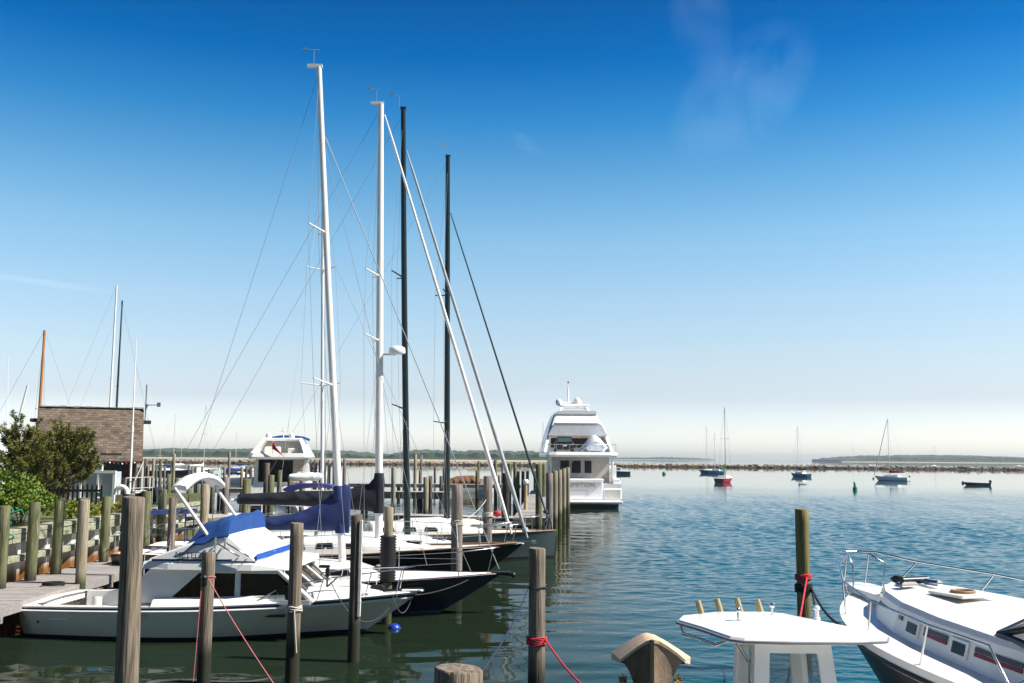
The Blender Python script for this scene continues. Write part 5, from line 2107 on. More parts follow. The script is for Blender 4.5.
w = MB()
for i in range(6):
    f0, f1 = i / 6, (i + 1) / 6
    z = lambda f, g: Vector((-.05 + .75 * g * f + .25 * g, -.1 + .05 * math.sin(g * 6), 1.1 - .62 * f - .5 * g - .12 * f * g))
    for k in range(5):
        g0, g1 = k / 5, (k + 1) / 5
        w.face([z(f0, g0), z(f1, g0), z(f1, g1), z(f0, g1)])
w.obj('cloth', redflag, fl)

# ------------------------------------------------------------------ white cruiser bow at the right
rc = thing('motor_cruiser', 'white motor cruiser with black topsides and burgundy stripes cut by the right edge', 'motor boat', (0, 0, 0), R(110.4))
Lr = 10.0
hd = Vector((math.cos(R(110.4)), math.sin(R(110.4)), 0))
rc.location = Vector((5.248, 15.393, 0)) - hd * (Lr / 2)
HR = Hull(Lr, 3.8, 1.47, 2.154, rake=1.7, tr=.9, wl=.80, full=4.84, trake=0, sp=2.09)
HR.build(rc, [bottom, boot, white, black, whiter], [(0, 0), (.05, 1), (.3, 2), (.56, 2), (.90, 3), (.955, 4), (1.0, 4)], nu=40, deckmat=white, deckdrop=.0,
         hole=(.05, .38, .35, .6))
w = MB()
for s in (-1, 1):
    w.tube([HR.pt(i / 40, .925, s) + Vector((0, s * .01, 0)) for i in range(41)], .028, 6)
w.obj('rub_rail', black, rc)
X1 = Lr / 2
zr = lambda x: HR.at(x).z
w = MB()
# raised cabin trunk with rounded front
secs = []
tk = []
for t_, wf_ in ((.75, .10), (.85, .34), (1.05, .56), (1.4, .84), (2.0, 1.10), (2.8, 1.27), (3.8, 1.38), (5.2, 1.44), (6.0, 1.44)):
    x = X1 - t_
    hgt = .36 + .10 * min(1, t_ / 4) if t_ > .9 else .33
    tk.append((x, wf_, max(.05, wf_ - .13), zr(x), zr(x) + hgt - .03))
tk = tk[::-1]
house(w, tk, 0, False, bulge=.05)
w.obj('cabin_trunk', white, rc)
for s in (-1, 1):
    for t_ in (2.4, 3.3, 4.5, 5.5):
        x = X1 - t_
        fr_ = window(tk, [(x - .15, .20), (x + .15, .20), (x + .15, .66), (x - .15, .66)], s, whiter, rc, 'port_frame', .012)
        pn = window(tk, [(x - .105, .28), (x + .105, .28), (x + .105, .58), (x - .105, .58)], s, winblack, rc, 'port_light', .022)
        pn.parent = fr_
    for a, b in ((1.35, 2.15), (2.65, 3.08), (3.55, 4.25), (4.75, 5.25)):
        w0 = window(tk, [(X1 - b, .50), (X1 - a, .50), (X1 - a, .62), (X1 - b, .62)], s, dkgrey, rc, 'grey_stripe', .008)
        if a > 2:
            window(tk, [(X1 - b, .38), (X1 - a, .38), (X1 - a, .48), (X1 - b, .48)], s, wine, rc, 'burgundy_stripe', .008)
    window(tk, [(X1 - 5.6, .80), (X1 - 1.2, .80), (X1 - 1.2, .825), (X1 - 5.6, .825)], s, dkgrey, rc, 'pinstripe', .008)
w = MB()
w.box((X1 - 2.1, 0, zr(X1 - 2.1) + .47), (.62, .62, .035), 0, 0, .015)
w.obj('deck_hatch', offw, rc)
w = MB()
w.tube([(X1 - 2.1 + .13 * math.cos(6.283 * i / 16), .15 * math.sin(6.283 * i / 16), zr(X1 - 2.1) + .505) for i in range(17)], .02, 6)
w.obj('hatch_ring', teak, rc)
w = MB()
w.box((X1 - 1.0, .06, zr(X1 - .9) + .39), (.24, .18, .10), bev=.04)
w.tube([(X1 - 1.25, -.2, zr(X1 - 1) + .42), (X1 - 1.25, .25, zr(X1 - 1) + .42)], .05, 8)
w.obj('windlass', black, rc)
w = MB()
w.box((X1 - 1.45, -.1, zr(X1 - 1.4) + .46), (.3, .14, .08), bev=.03)
w.box((X1 - 1.4, .3, zr(X1 - 1.4) + .44), (.14, .3, .06), bev=.02)
w.obj('anchor_chain', chrome, rc)
w = MB()
w.loft([[Vector((X1 - .9, y, z)) for y, z in ((-.34, 2.10), (.34, 2.10), (.34, 2.19), (-.34, 2.19))], [Vector((X1 + .02, y, z)) for y, z in ((-.24, 2.16), (.24, 2.16), (.24, 2.24), (-.24, 2.24))],
        [Vector((X1 + .14, y, z)) for y, z in ((-.15, 2.18), (.15, 2.18), (.15, 2.25), (-.15, 2.25))]], True, True)
w.obj('bow_pulpit', white, rc)
w = MB()
tip = Vector((X1 + .10, 0, zr(X1) + .56))
posts = [.15, 1.0, 2.0, 3.1, 4.5]
for s in (-1, 1):
    line = [tip + Vector((0, s * .10, 0)), tip + Vector((-.25, s * .26, 0))]
    for t_ in posts[:-1]:
        line.append(HR.at(X1 - t_ - .35, s, .02 if t_ > .3 else -.06, .51))
    line += [HR.at(X1 - 4.3, s, .06, .50), HR.at(X1 - 4.6, s, .08, .04)]
    w.tube(line, .014, 8)
    for t_ in posts[:-1]:
        w.tube([HR.at(X1 - t_ - .35, s, .02 if t_ > .3 else -.06, .51), HR.at(X1 - t_ - .1, s, .10 if t_ > .3 else .0, .0)], .013, 6)
    w.tube([tip + Vector((-.15, s * .2, -.04)), Vector((X1 + .05, s * .2, 2.2))], .013, 6)
    w.tube([tip + Vector((-.15, s * .2, -.02)), Vector((X1 - .30, s * .30, 2.56)), Vector((X1 - .25, s * .26, 2.2))], .013, 6)
w.tube([tip + Vector((0, -.10, 0)), tip + Vector((0, .10, 0))], .014, 8)
w.obj('bow_rail', steel, rc)
# windshield, helm and hardtop aft of it
ws = [(X1 - 6.2, 1.34, 1.15, zr(X1 - 6) + .43, zr(X1 - 6) + 1.15), (X1 - 5.3, 1.30, 1.1, zr(X1 - 5) + .43, zr(X1 - 5) + 1.1), (X1 - 4.0, 1.22, 1.15, zr(X1 - 4) + .43, zr(X1 - 4) + .47)]
w = MB()
fr = []
zt_ = lambda x: zr(x) + .44
bot = [Vector((X1 - 7.2, -1.38, zt_(X1 - 6.8))), Vector((X1 - 4.6, -1.31, zt_(X1 - 4.6))), Vector((X1 - 3.75, -1.12, zt_(X1 - 3.75))), Vector((X1 - 3.3, 0, zt_(X1 - 3.3) + .05)),
       Vector((X1 - 3.75, 1.12, zt_(X1 - 3.75))), Vector((X1 - 4.6, 1.31, zt_(X1 - 4.6))), Vector((X1 - 7.2, 1.38, zt_(X1 - 6.8)))]
topw = [Vector((X1 - 7.2, -1.22, 2.62)), Vector((X1 - 5.9, -1.15, 2.62)), Vector((X1 - 5.2, -.98, 2.64)), Vector((X1 - 4.9, 0, 2.66)), Vector((X1 - 5.2, .98, 2.64)), Vector((X1 - 5.9, 1.15, 2.62)), Vector((X1 - 7.2, 1.22, 2.62))]
w.tube(bot, .045, 6)
w.tube(topw, .045, 6)
for i in (0, 2, 3, 4, 6):
    w.tube([bot[i], topw[i]], .04, 6)
w.obj('windshield_frame', black, rc)
for i in range(6):
    w = MB()
    w.face([bot[i], bot[i + 1], topw[i + 1], topw[i]])
    w.obj('windshield_pane', gsmoke, rc)
w = MB()
w.box((X1 - 6.6, 0, 1.5), (.5, 2.2, .8), bev=.1)
w.box((X1 - 7.0, .6, 1.55), (.5, .5, .9), bev=.1)
w.obj('helm_seat', beige, rc)
w = MB()
a = HR.at(X1 - 4.35, 1, .12, .02)
w.tube([a, (X1 - 6.2, 1.30, 2.85)], .026, 8)
w.obj('windshield_brace', steel, rc)
w = MB()
house(w, [(X1 - 9, 1.4, 1.3, 3.0, 3.12), (X1 - 6.2, 1.35, 1.25, 3.0, 3.12)], 0)
for s in (-1, 1):
    for x in (X1 - 8.8, X1 - 6.5):
        w.tube([(x, s * 1.3, 1.7), (x, s * 1.25, 3.02)], .03, 6)
w.obj('hardtop', canvasw, rc)

# ------------------------------------------------------------------ hardtop fishing boat, right foreground
hbt = thing('fishing_boat', 'small white hardtop fishing boat with gold rod holders along its roof edge', 'motor boat', (2.95, 10.2, 0), R(-74))
o0 = Vector((2.95, 10.2, 0))
HF = Hull(7.2, 2.5, .72, 1.05, rake=1.0, tr=.92, wl=.85, full=2.2)
HF.build(hbt, [bottom, boot, white, white], [(0, 0), (.08, 1), (.5, 2), (1, 2)], hole=(.05, .55, .25, .4), deckmat=white)
ZR = 2.335
roof = [(1.83, 11.12), (1.93, 11.44), (2.38, 11.74), (2.95, 11.78), (3.12, 11.66), (3.72, 10.52), (3.80, 10.28), (3.72, 10.10), (3.30, 10.00), (2.75, 9.98), (2.30, 10.02), (2.18, 10.12), (2.0, 10.7)]


def lw(x, y, z):
    return L2(hbt, (x, y, z))


ctr_ = Vector((2.85, 10.85, 0))
w = MB()


def ringz(f, z, camber=0):
    r = []
    for x, y in roof:
        p = Vector((x, y, 0))
        p = ctr_ + (p - ctr_) * f
        r.append(lw(p.x, p.y, z + camber))
    return r


w.loft([ringz(.985, ZR - .035), ringz(1.0, ZR - .028), ringz(1.005, ZR), ringz(.985, ZR + .022), ringz(.7, ZR + .055), ringz(.35, ZR + .075)], True, True, 0, False)
w.obj('hardtop', white, hbt)
w = MB()
w.tube(ringz(1.008, ZR - .012) + [ringz(1.008, ZR - .012)[0]], .016, 6)
w.obj('roof_piping', M('grey_piping', (.22, .23, .26), .5), hbt)
hw = {'FL': (2.45, 10.22), 'FR': (3.20, 10.20), 'BR': (3.22, 11.32), 'BL': (2.50, 11.30)}
fo = {'FL': (2.36, 10.08), 'FR': (3.36, 10.05), 'BR': (3.34, 11.4), 'BL': (2.42, 11.4)}
for k in hw:
    w = MB()
    a, b_ = hw[k], fo[k]
    s_ = .062
    mx_, my_ = (1 if k[1] == 'L' else -1), (1 if k[0] == 'F' else -1)
    sec = lambda c, z: [lw(c[0], c[1], z), lw(c[0] + mx_ * .15, c[1], z), lw(c[0] + mx_ * .15, c[1] + my_ * .06, z), lw(c[0] + mx_ * .06, c[1] + my_ * .13, z), lw(c[0], c[1] + my_ * .13, z)]
    w.loft([sec(b_, .75), sec(a, ZR - .03)], True, True)
    w.obj('pillar', white, hbt)
w = MB()
ks = ['FL', 'FR', 'BR', 'BL']


def band(z0, z1, w_, fr0, fr1):
    for i in range(4):
        A_, B_ = ks[i], ks[(i + 1) % 4]
        pts = []
        for z, ff in ((z0, fr0), (z1, fr1)):
            a = Vector(fo[A_]).lerp(Vector(hw[A_]), ff)
            b = Vector(fo[B_]).lerp(Vector(hw[B_]), ff)
            n_ = Vector((-(b - a).y, (b - a).x)).normalized() * .05
            e = (b - a).normalized() * .10
            a, b = a + e, b - e
            pts.append([lw(a.x, a.y, z), lw(b.x, b.y, z), lw(b.x + n_.x, b.y + n_.y, z), lw(a.x + n_.x, a.y + n_.y, z)])
        w.loft(pts, True, True)


band(ZR - .15, ZR - .035, 0, .91, .99)
w.obj('window_header', white, hbt)
w = MB()
band(.75, 1.25, 0, 0, .32)
w.obj('cabin_side', white, hbt)
for i in range(4):
    A_, B_ = ks[i], ks[(i + 1) % 4]
    w = MB()
    f = []
    for z, ff, sw in ((1.24, .33, 0), (ZR - .14, .94, 1)):
        a = Vector(fo[A_]).lerp(Vector(hw[A_]), ff)
        b = Vector(fo[B_]).lerp(Vector(hw[B_]), ff)
        n_ = Vector((-(b - a).y, (b - a).x)).normalized() * .025
        e = (b - a).normalized() * .09
        q = [lw(a.x + e.x + n_.x, a.y + e.y + n_.y, z), lw(b.x - e.x + n_.x, b.y - e.y + n_.y, z)]
        f += q if not sw else q[::-1]
    w.face(f)
    w.obj('window_pane', gwin, hbt)
w = MB()
w.box(lw(2.85, 10.8, .55), (1.0, .5, .5), bev=.08)
w.obj('console', white, hbt)
for px, py in ((702, 613), (721, 611), (741, 610.5), (761.5, 611.5)):
    g = G(px, py, ZR + .03)
    a = L2(hbt, g)
    w = MB()
    tl = L2(hbt, g + Vector((-.035, .05, .125)))
    w.tube([a - Vector((0, 0, .02)), tl], .034, 10)
    w.obj('rod_holder', gold, hbt)
for px, py, h, r_, hd_, mt in ((738.5, 622, .14, .014, .026, chrome), (772.5, 617.5, .15, .016, .030, chrome), (817, 619, .13, .022, .036, whiter)):
    g = G(px, py, ZR + .05)
    a = L2(hbt, g)
    w = MB()
    w.tube([a - Vector((0, 0, .03)), a + Vector((0, 0, .02))], .035, 10)
    w.tube([a, a + Vector((0, 0, h * .72))], r_, 8)
    w.tube([a + Vector((0, 0, h * .72)), a + Vector((0, 0, h * .78)), a + Vector((0, 0, h)), a + Vector((0, 0, h + .01))], [hd_ * .8, hd_, hd_ * .95, hd_ * .5], 10)
    w.obj('roof_light', mt, hbt)
w = MB()
g = [L2(hbt, v) for v in ((1.86, 11.1, ZR - .03), (1.88, 11.06, ZR - .11), (2.10, 10.42, ZR - .11), (2.24, 10.35, ZR - .04))]
w.tube(g, .018, 8)
g = [L2(hbt, v) for v in ((2.28, 10.35, ZR - .04), (2.44, 10.4, ZR - .3), (2.47, 10.5, 1.2))]
w.tube(g, .018, 8)
w.obj('grab_rail', steel, hbt)
g = lw(2.42, 13.15, 1.0)
ob = MB()
secs = []
for z, rx_, ry_ in ((.62, .16, .14), (.75, .24, .19), (1.0, .28, .20), (1.10, .25, .18), (1.16, .16, .12)):
    secs.append([Vector((g.x + .03 + rx_ * math.cos(6.283 * k / 14), g.y + ry_ * math.sin(6.283 * k / 14), z)) for k in range(14)])
ob.loft(secs, True, True, 0, True)
oo = ob.obj('outboard_engine', M('outboard_cowl', (.012, .016, .03), .2, coat=.5), hbt)
w = MB()
w.box((g.x, g.y, .3), (.18, .1, .8), bev=.03)
w.obj('engine_leg', black, oo)
w = MB()
w.box((g.x + .05, g.y, 1.165), (.2, .12, .012), bev=.004)
w.obj('cowl_badge', offw, oo)

# ------------------------------------------------------------------ upright wooden prow
pw = thing('wooden_prow', 'weathered brown wooden boat prow with tan rim and olive strip down its stem', 'boat prow', P(652, 700, 9.0))
pw.location.z = 0
o0 = Vector(pw.location)


def pq(px, py, d):
    return P(px, py, d) - o0


frontL = [(620, 661), (625.5, 670), (630, 677), (635, 686), (638, 700), (642, 780)]
rows = []
rim = [(620, 660.5), (628, 654.3), (637, 647.6), (645.5, 642.2), (652, 640), (659, 641.8), (668, 647.2), (677, 653.6), (685, 660.5)]
botm = [(637, 690), (640, 690), (644, 690), (648, 690), (652, 690), (656, 690), (660, 690), (664, 690), (668, 690)]
w = MB()
for i in range(8):
    f = [0, .12, .26, .42, .6, .8, 1.0, 1.9][i]
    sec = []
    for k in range(9):
        a, b = rim[k], botm[k]
        g = abs(k - 4) / 4
        fl_ = f ** (.62 if f < 1 else 1) if g > 0 else f
        x = a[0] + (b[0] - a[0]) * min(1.12, fl_)
        y = a[1] + (b[1] - a[1]) * f
        sec.append(pq(x, y, 9.0 + .22 * g + .02 * f))
    rows.append(sec)
rows.append([Vector((p.x * .8, p.y, -.3)) for p in rows[-1]])
w.loft([r_[:5] for r_ in rows], False, False, 0, True)
w.loft([r_[4:] for r_ in rows], False, False, 0, True)
w.obj('planking', prowwood, pw)
w = MB()
back = [(611.5, 652), (620.5, 645.8), (630.5, 639.3), (640, 634.2), (646.5, 632.6), (655, 634.8), (666.5, 641.2), (678.5, 648.8), (690.5, 657)]
fr_ = [pq(x, y + .3, 8.99 + .22 * abs(k - 4) / 4) for k, (x, y) in enumerate(rim)]
fr2 = [p + Vector((0, -.012, .012)) for p in fr_]
bk_ = [pq(x, y, 9.33 + .22 * abs(k - 4) / 4) for k, (x, y) in enumerate(back)]
bk2 = [p - Vector((0, -.02, .07)) for p in bk_]
fr0_ = [p - Vector((0, 0, .02)) for p in fr_]
w.loft([fr0_, fr2], False, False, 0, False)
w.loft([fr2, bk_], False, False, 0, True)
w.loft([bk_, bk2], False, False, 0, False)
w.add([*fr0_, *bk2], [tuple([0, 1, 10, 9]), (7, 8, 17, 16)])
for k in (0, 8):
    w.face([fr0_[k], fr2[k], bk_[k], bk2[k]])
w.obj('rim', tanwood, pw)
w = MB()
rb = [[Vector((p.x * (.95 if r_ else 1), p.y + .36, p.z)) for p in rows[r_]] for r_ in range(len(rows))]
w.loft([bk2] + rb[2:], False, False, 0, False)
for k in (0, 8):
    w.loft([[rows[r_][k] for r_ in range(1, len(rows))], [([bk2] + rb[2:])[r_][k] for r_ in range(len(rows) - 1)]], False, False)
w.obj('back_planking', prowwood, pw)
w = MB()
w.loft([[p + Vector((dx, dy, 0)) for dx, dy in ((-.022, .01), (-.016, -.016), (.016, -.016), (.022, .01))] for p in [r_[4] for r_ in rows]], False, True)
w.obj('stem_strip', olive, pw)
for s, px in ((-1, 624), (1, 676.5)):
    w = MB()
    q = random.Random(5 + s)
    for i in range(160):
        c = pq(px + q.uniform(-3, 3), 676 + q.random() * 30, 9.25 + q.uniform(-.05, .1))
        leaf(w, c, Vector((s * q.uniform(0, .6), q.uniform(-.5, .5), q.uniform(-1, .8))), rv(q), q.uniform(.02, .05), .02)
    w.obj('dry_weed', M('dry_weed', (.25, .15, .02), .8, col2=(.42, .28, .05), vs=20), pw)

# ------------------------------------------------------------------ boats at their moorings


def dist(px, ywl):
    return 4.1 * F / (ywl - hor(px))


def small_sail(label, px, ywl, ytop, L, rz, hm, covm=None, mastm=None, mast_off=.08, jib=None, topm=None, d=None, mr=.065, group=None, name='moored_sailboat', boomup=0):
    d = d or dist(px, ywl)
    p = P(px, ywl, d)
    t = thing(name, label, 'sailboat', (p.x, d, 0), rz, group)
    H = Hull(L, L * .31, .75, 1.0, rake=.12 * L, tr=.65, wl=.85, full=2.0)
    H.build(t, [bottom, boot, hm, hm], [(0, 0), (.1, 1), (.5, 2), (1, 2)], nu=14)
    w = MB()
    house(w, [(-.22 * L, .1 * L, .09 * L, .75, 1.22), (.1 * L, .09 * L, .08 * L, .8, 1.18), (.24 * L, .04 * L, .03 * L, .85, .98)], 0)
    w.obj('cabin', white, t)
    top = P(px, ytop, d)
    xm = L * mast_off
    w = MB()
    w.tube([(xm, 0, .8), (xm, 0, top.z)], mr, 7, r1=mr * .6)
    w.obj('mast', mastm or mastw, t)
    w = MB()
    zt = top.z
    f = .55
    w.tube([(xm, -L * .1, .8 + (zt - .8) * f), (xm, L * .1, .8 + (zt - .8) * f)], .03, 4)
    w.obj('spreader', mastm or mastw, t)
    w = MB()
    w.tube([(xm, 0, zt), (L / 2, 0, 1.0)], .009, 4)
    w.tube([(xm, 0, zt), (-L / 2, 0, .8)], .009, 4)
    for s in (-1, 1):
        w.tube([(xm, 0, zt), (xm, s * L * .1, .8 + (zt - .8) * f), (xm - .1, s * L * .14, .9)], .010, 4)
    w.obj('rigging', wire, t)
    if covm:
        w = MB()
        cover(w, [(xm - .05, 1.5, 2.5, .10), (xm - .5, 1.55, 2.05, .16), (xm - L * .42, 1.65 + boomup, 1.9 + boomup, .10)], n=8)
        w.obj('sail_cover', covm, t)
    if jib:
        w = MB()
        w.tube([(xm + .1, 0, zt - .3), (L / 2 - .1, 0, 1.15)], .05, 6, r1=.10)
        w.obj('furled_jib', jib, t)
    return t


small_sail('red hulled sailboat with green boom cover, moored alone in the open harbour', 725, 482, 407, 8.2, R(62), red, green, M('green_mast', (.06, .22, .20), .4), 0.05, boomup=1.4)
small_sail('blue hulled sailboat left of and behind the red hulled sailboat', 708, 473, 425.5, 5.6, R(192), M('mid_blue_gelcoat', (.02, .05, .16), .3), None, None, .06)
small_sail('pale blue sailboat nearest behind the red one, partly hidden by it', 716, 473.4, 432.5, 5.0, R(150), M('pale_blue_gelcoat', (.25, .33, .55), .3), None, None, .06)
small_sail('blue white sailboat riding alone right of the red hulled sailboat', 800, 476.6, 426.5, 7.0, R(112), M('slate_blue_gelcoat', (.06, .14, .22), .3), canvask, None, .08)
t891 = small_sail('white sailboat with rust red boom cover near the right shore', 891.5, 480.5, 418.5, 7.6, R(130), white, M('rust_canvas', (.18, .035, .02), .8), None, .05, jib=offw)
for i, dx in enumerate((-.9, -1.7)):
    pass
small_sail('tiny pale sailboat anchored beyond the breakwater, leftmost of the pair', 854, 463.6, 446, 9, R(170), M('haze_grey_hull', (.35, .42, .5), .4), None, None, d=620)
small_sail('tiny white sailboat beyond the breakwater below the blue shore', 934, 464.9, 445, 9, R(15), white, None, None, d=640)
small_sail('blue hulled sloop in the left anchorage beside the shingled hut', 172, 468, 414, 10, R(8), M('mid_blue_gelcoat', (.02, .05, .16), .3), canvasb, None, .02, d=215)
small_sail('white sloop with tall mast in the middle of the left anchorage', 202, 465.5, 405, 9.5, R(60), white, canvasw, None, .05, d=230)
small_sail('white sloop behind the tall thin piling in the left anchorage', 237, 466.5, 432, 8.5, R(175), white, canvasb, None, .05, d=260)
small_sail('distant white sloop showing mostly its mast beside the hut roof', 160, 463, 448, 8, R(120), white, None, None, d=320)
small_sail('distant sloop with a bare mast over the left tree line', 179, 462, 440, 8, R(30), white, None, None, d=340)
small_sail('white masted sloop lying behind the hut roof', 98, 505, 285, 10.5, R(20), white, None, mastw, .05, d=84, mr=.12)
small_sail('dark masted sloop beside the white masted one behind the hut', 105.5, 504, 300, 9.5, R(28), white, None, mastk, .05, d=88, mr=.11)
tw = small_sail('sailboat with varnished orange wooden mast behind the pines', 25, 520, 330, 9, R(10), white, None, orangewood, .05, d=62, mr=.13)
w = MB()
a, b_ = L2(tw, P(28, 385, 62)), L2(tw, P(15, 432, 62))
w.tube([a, b_], .07, 6)
w.obj('furled_jib', canvasw, tw)


def launch(name, label, px, ywl, L, rz, hm, cabin=True, top=None, d=None, cat='motor boat', hgt=1.0, outb=False, canvas=None, deckm=None):
    d = d or dist(px, ywl)
    p = P(px, ywl, d)
    t = thing(name, label, cat, (p.x, d, 0), rz)
    H = Hull(L, L * .34, .75 * hgt, 1.05 * hgt, rake=.14 * L, tr=.92, wl=.88, full=2.2)
    H.build(t, [bottom, hm, hm, hm], [(0, 0), (.1, 1), (.5, 2), (1, 2)], nu=14, deckmat=deckm or white)
    if cabin:
        w = MB()
        s = [(-.15 * L, .13 * L, .11 * L, .75, 1.7), (.08 * L, .13 * L, .10 * L, .8, 1.7), (.22 * L, .10 * L, .07 * L, .85, 1.05)]
        house(w, s, 0)
        w.obj('cabin', white, t)
        for sd in (-1, 1):
            window(s, [(-.12 * L, .5), (.07 * L, .5), (.07 * L, .85), (-.12 * L, .85)], sd, winblack, t)
    if top:
        w = MB()
        house(w, [(-.3 * L, .14 * L, .12 * L, 2.0, 2.12), (.05 * L, .14 * L, .12 * L, 2.05, 2.17)], 0)
        for x in (-.28 * L, .03 * L):
            for sd in (-1, 1):
                w.tube([(x, sd * .12 * L, .8), (x, sd * .12 * L, 2.05)], .03, 5)
        w.obj('canopy', top, t)
    if canvas:
        w = MB()
        cover(w, [(-.47 * L, .6, 1.3, .14 * L), (-.2 * L, .6, 1.9, .165 * L), (.15 * L, .7, 2.0, .16 * L), (.42 * L, .8, 1.35, .06 * L)], n=14)
        w.obj('canvas_cover', canvas, t)
    if outb:
        w = MB()
        w.box((-L / 2 - .12, 0, .95 * hgt + .15), (.38, .32, .5), bev=.08)
        w.box((-L / 2 - .12, 0, .2), (.16, .1, .9), bev=.03)
        w.obj('outboard_engine', black, t)
    return t


launch('motor_launch', 'small white launch with red top moored between the white mast and the breakwater', 314, 466, 6.5, R(170), white, True, red, 220)
launch('motor_launch', 'white motorboat with blue hull stern in the left anchorage below the hut eave', 203, 470.5, 6.0, R(250), M('mid_blue_gelcoat', (.02, .05, .16), .3), True, None, 175)
launch('motor_launch', 'dark grey open launch lying close right of the motor yacht', 617, 467, 7, R(170), dkgrey, True, None, 260)
launch('motor_launch', 'white motorboat anchored beyond the breakwater below the right shore', 872, 464, 11, R(185), white, True, None, 600)
launch('motor_launch', 'low white boat far right beyond the breakwater', 1019, 466.5, 11, R(5), white, True, None, 590)
launch('covered_motorboat', 'boat under a brown canvas cover behind the far cross pier', 466, 486, 5.6, R(10), offw, False, None, 118, canvas=M('brown_canvas', (.16, .075, .025), .85, bump=.4, bs=5))
launch('motor_launch', 'small white motorboat behind the pier pilings beside the brown covered boat', 487, 486, 4.6, R(80), white, True, None, 112)
launch('motor_launch', 'white motorboat with blue stripe berthed behind the pilings left of the sport yacht', 238, 476, 8, R(5), white, True, bluestripe, 150)
launch('motor_launch', 'low white launch with a navy canopy behind the white bimini', 184, 545, 5.4, R(5), white, False, canvasn, 36)
launch('motor_launch', 'white cabin motorboat showing behind the blue sail covers', 282, 520, 7.0, R(4), white, True, None, 58)
launch('outboard_dinghy', 'dark open dinghy with raised outboard engine near the right breakwater', 976, 485, 4.6, R(178), M('dark_dinghy', (.03, .04, .045), .5), False, None, hgt=.55, outb=True, deckm=dkgrey)
lm = launch('motor_yacht', 'white motor yacht superstructure cut by the left edge behind the pines', -42, 510, 16, R(95), white, True, None, 70)
w = MB()
for k, (z0, z1, hw_) in enumerate(((1.6, 4.3, 2.3), (4.3, 6.0, 1.9), (6.0, 7.4, 1.5))):
    house(w, [(-4 + k * .8, hw_, hw_ * .92, z0, z1 - .1), (3 - k, hw_, hw_ * .9, z0, z1 - .1), (4.5 - k, hw_ * .8, hw_ * .6, z0, z1 - .6)], 0)
w.obj('superstructure', white, lm)
w = MB()
for z in (4.3, 6.0):
    for y in [i * .35 - 1.6 for i in range(10)]:
        w.tube([(-4.0, y, z), (-4.0, y, z + .8)], .03, 4)
    w.tube([(-4.0, -1.6, z + .8), (-4.0, 1.6, z + .8)], .04, 5)
w.obj('deck_rail', steel, lm)
for px, y0, y1, d, lab in ((9, 440, 356, 75, 'thin white aerial mast left of the wooden mast'),):
    a, b_ = P(px, 470, d), P(px - 1, y1, d)
    w = MB()
    w.tube([(a.x, a.y, 0), b_], .06, 6, r1=.02)
    tag(w.obj('aerial_mast', mastw, None, loc=(a.x, a.y, 0)), lab, 'antenna')
# buoys
def buoy(label, px, ywl, r, mat, can=False):
    d = dist(px, ywl)
    p = P(px, ywl, d)
    w = MB()
    if can:
        w.tube([(0, 0, -.3), (0, 0, .25), (0, 0, .5), (0, 0, 1.15), (0, 0, 1.17)], [.30, .30, .17, .15, .07], 12)
        w.tube([(0, 0, .30), (0, 0, .42)], .32, 12)
    else:
        w.ball((0, 0, r * .4), r, 10)
        w.tube([(0, 0, r * 1.2), (0, 0, r * 1.6)], r * .2, 6)
    o = w.obj('channel_buoy' if can else 'mooring_buoy', mat)
    o.location = (p.x, d, 0)
    tag(o, label, 'buoy')


buoy('green can channel buoy standing in the calm water at right', 855, 490, .3, green, True)
buoy('small dark buoy close left of the outboard dinghy', 963, 483, .28, dkgrey)
buoy('dark buoy floating midway between the motor yacht and the red sailboat', 664, 474, .5, green)
buoy('tiny orange buoy left of the white sailboat with rust red cover', 873.5, 478.5, .25, orangeb)
buoy('tiny pale orange buoy right of the white sailboat with rust red cover', 909.5, 476.5, .25, orangeb)
buoy('white buoy in the left anchorage near the thin piling', 219, 469.5, .3, whiter)

# pedestals on the long pier
for px, py, d, lab in ((503.5, 484, 48.5, 'white capped tan power pedestal at the pier head by the furled headsail'), (525.5, 480, 58, 'white capped slim power pedestal further along the long pier')):
    p = P(px, 515, d)
    zt = P(px, py, d).z
    t = thing('power_pedestal', lab, 'pedestal', (p.x, d, 1.12))
    w = MB()
    w.tube([(0, 0, 0), (0, 0, zt - 1.35)], [.11, .10], 8)
    w.obj('post', M('tan_plastic', (.45, .34, .20), .6), t)
    w = MB()
    w.tube([(0, 0, zt - 1.36), (0, 0, zt - 1.32), (0, 0, zt - 1.12), (0, 0, zt - 1.08)], [.12, .17, .16, .08], 10)
    w.obj('lamp_head', whiter, t)
p = P(497, 514, 50)
w = MB()
w.ball((0, 0, .16), .16, 10, 0, (1.5, 1, 1))
w.tube([(.22, 0, .16), (.32, 0, .16)], .04, 6)
o = w.obj('red_fender', redflag)
o.location = (p.x, 50.9, 1.12)
tag(o, 'small red fender lying on the pale pier head', 'fender')
p = P(162, 556, 27.2)
w = MB()
w.ball((0, 0, .19), .18, 12, 0, (1, .8, 1.05))
o = w.obj('striped_fender', M('striped_fender', (.012, .015, .09), .6, col2=(.16, .16, .30), vs=9, stretch=(3, 0, 0), det=0))
o.location = (-11.35, 32.2, .80)
tag(o, 'dark blue striped round fender on the boardwalk behind the cruiser', 'fender')
# coiled ropes on the boardwalk
w = MB()
q = random.Random(2)
w.tube([(.25 * math.cos(i * .5) * (1 + .1 * math.sin(i)), .22 * math.sin(i * .5), .02 + .004 * i * .4) for i in range(50)], .014, 5)
o = w.obj('coiled_line', blackrope)
o.location = (-11.45, 25.5, .81)
tag(o, 'dark rope coil lying on the boardwalk beside the cruiser\'s cockpit', 'rope')

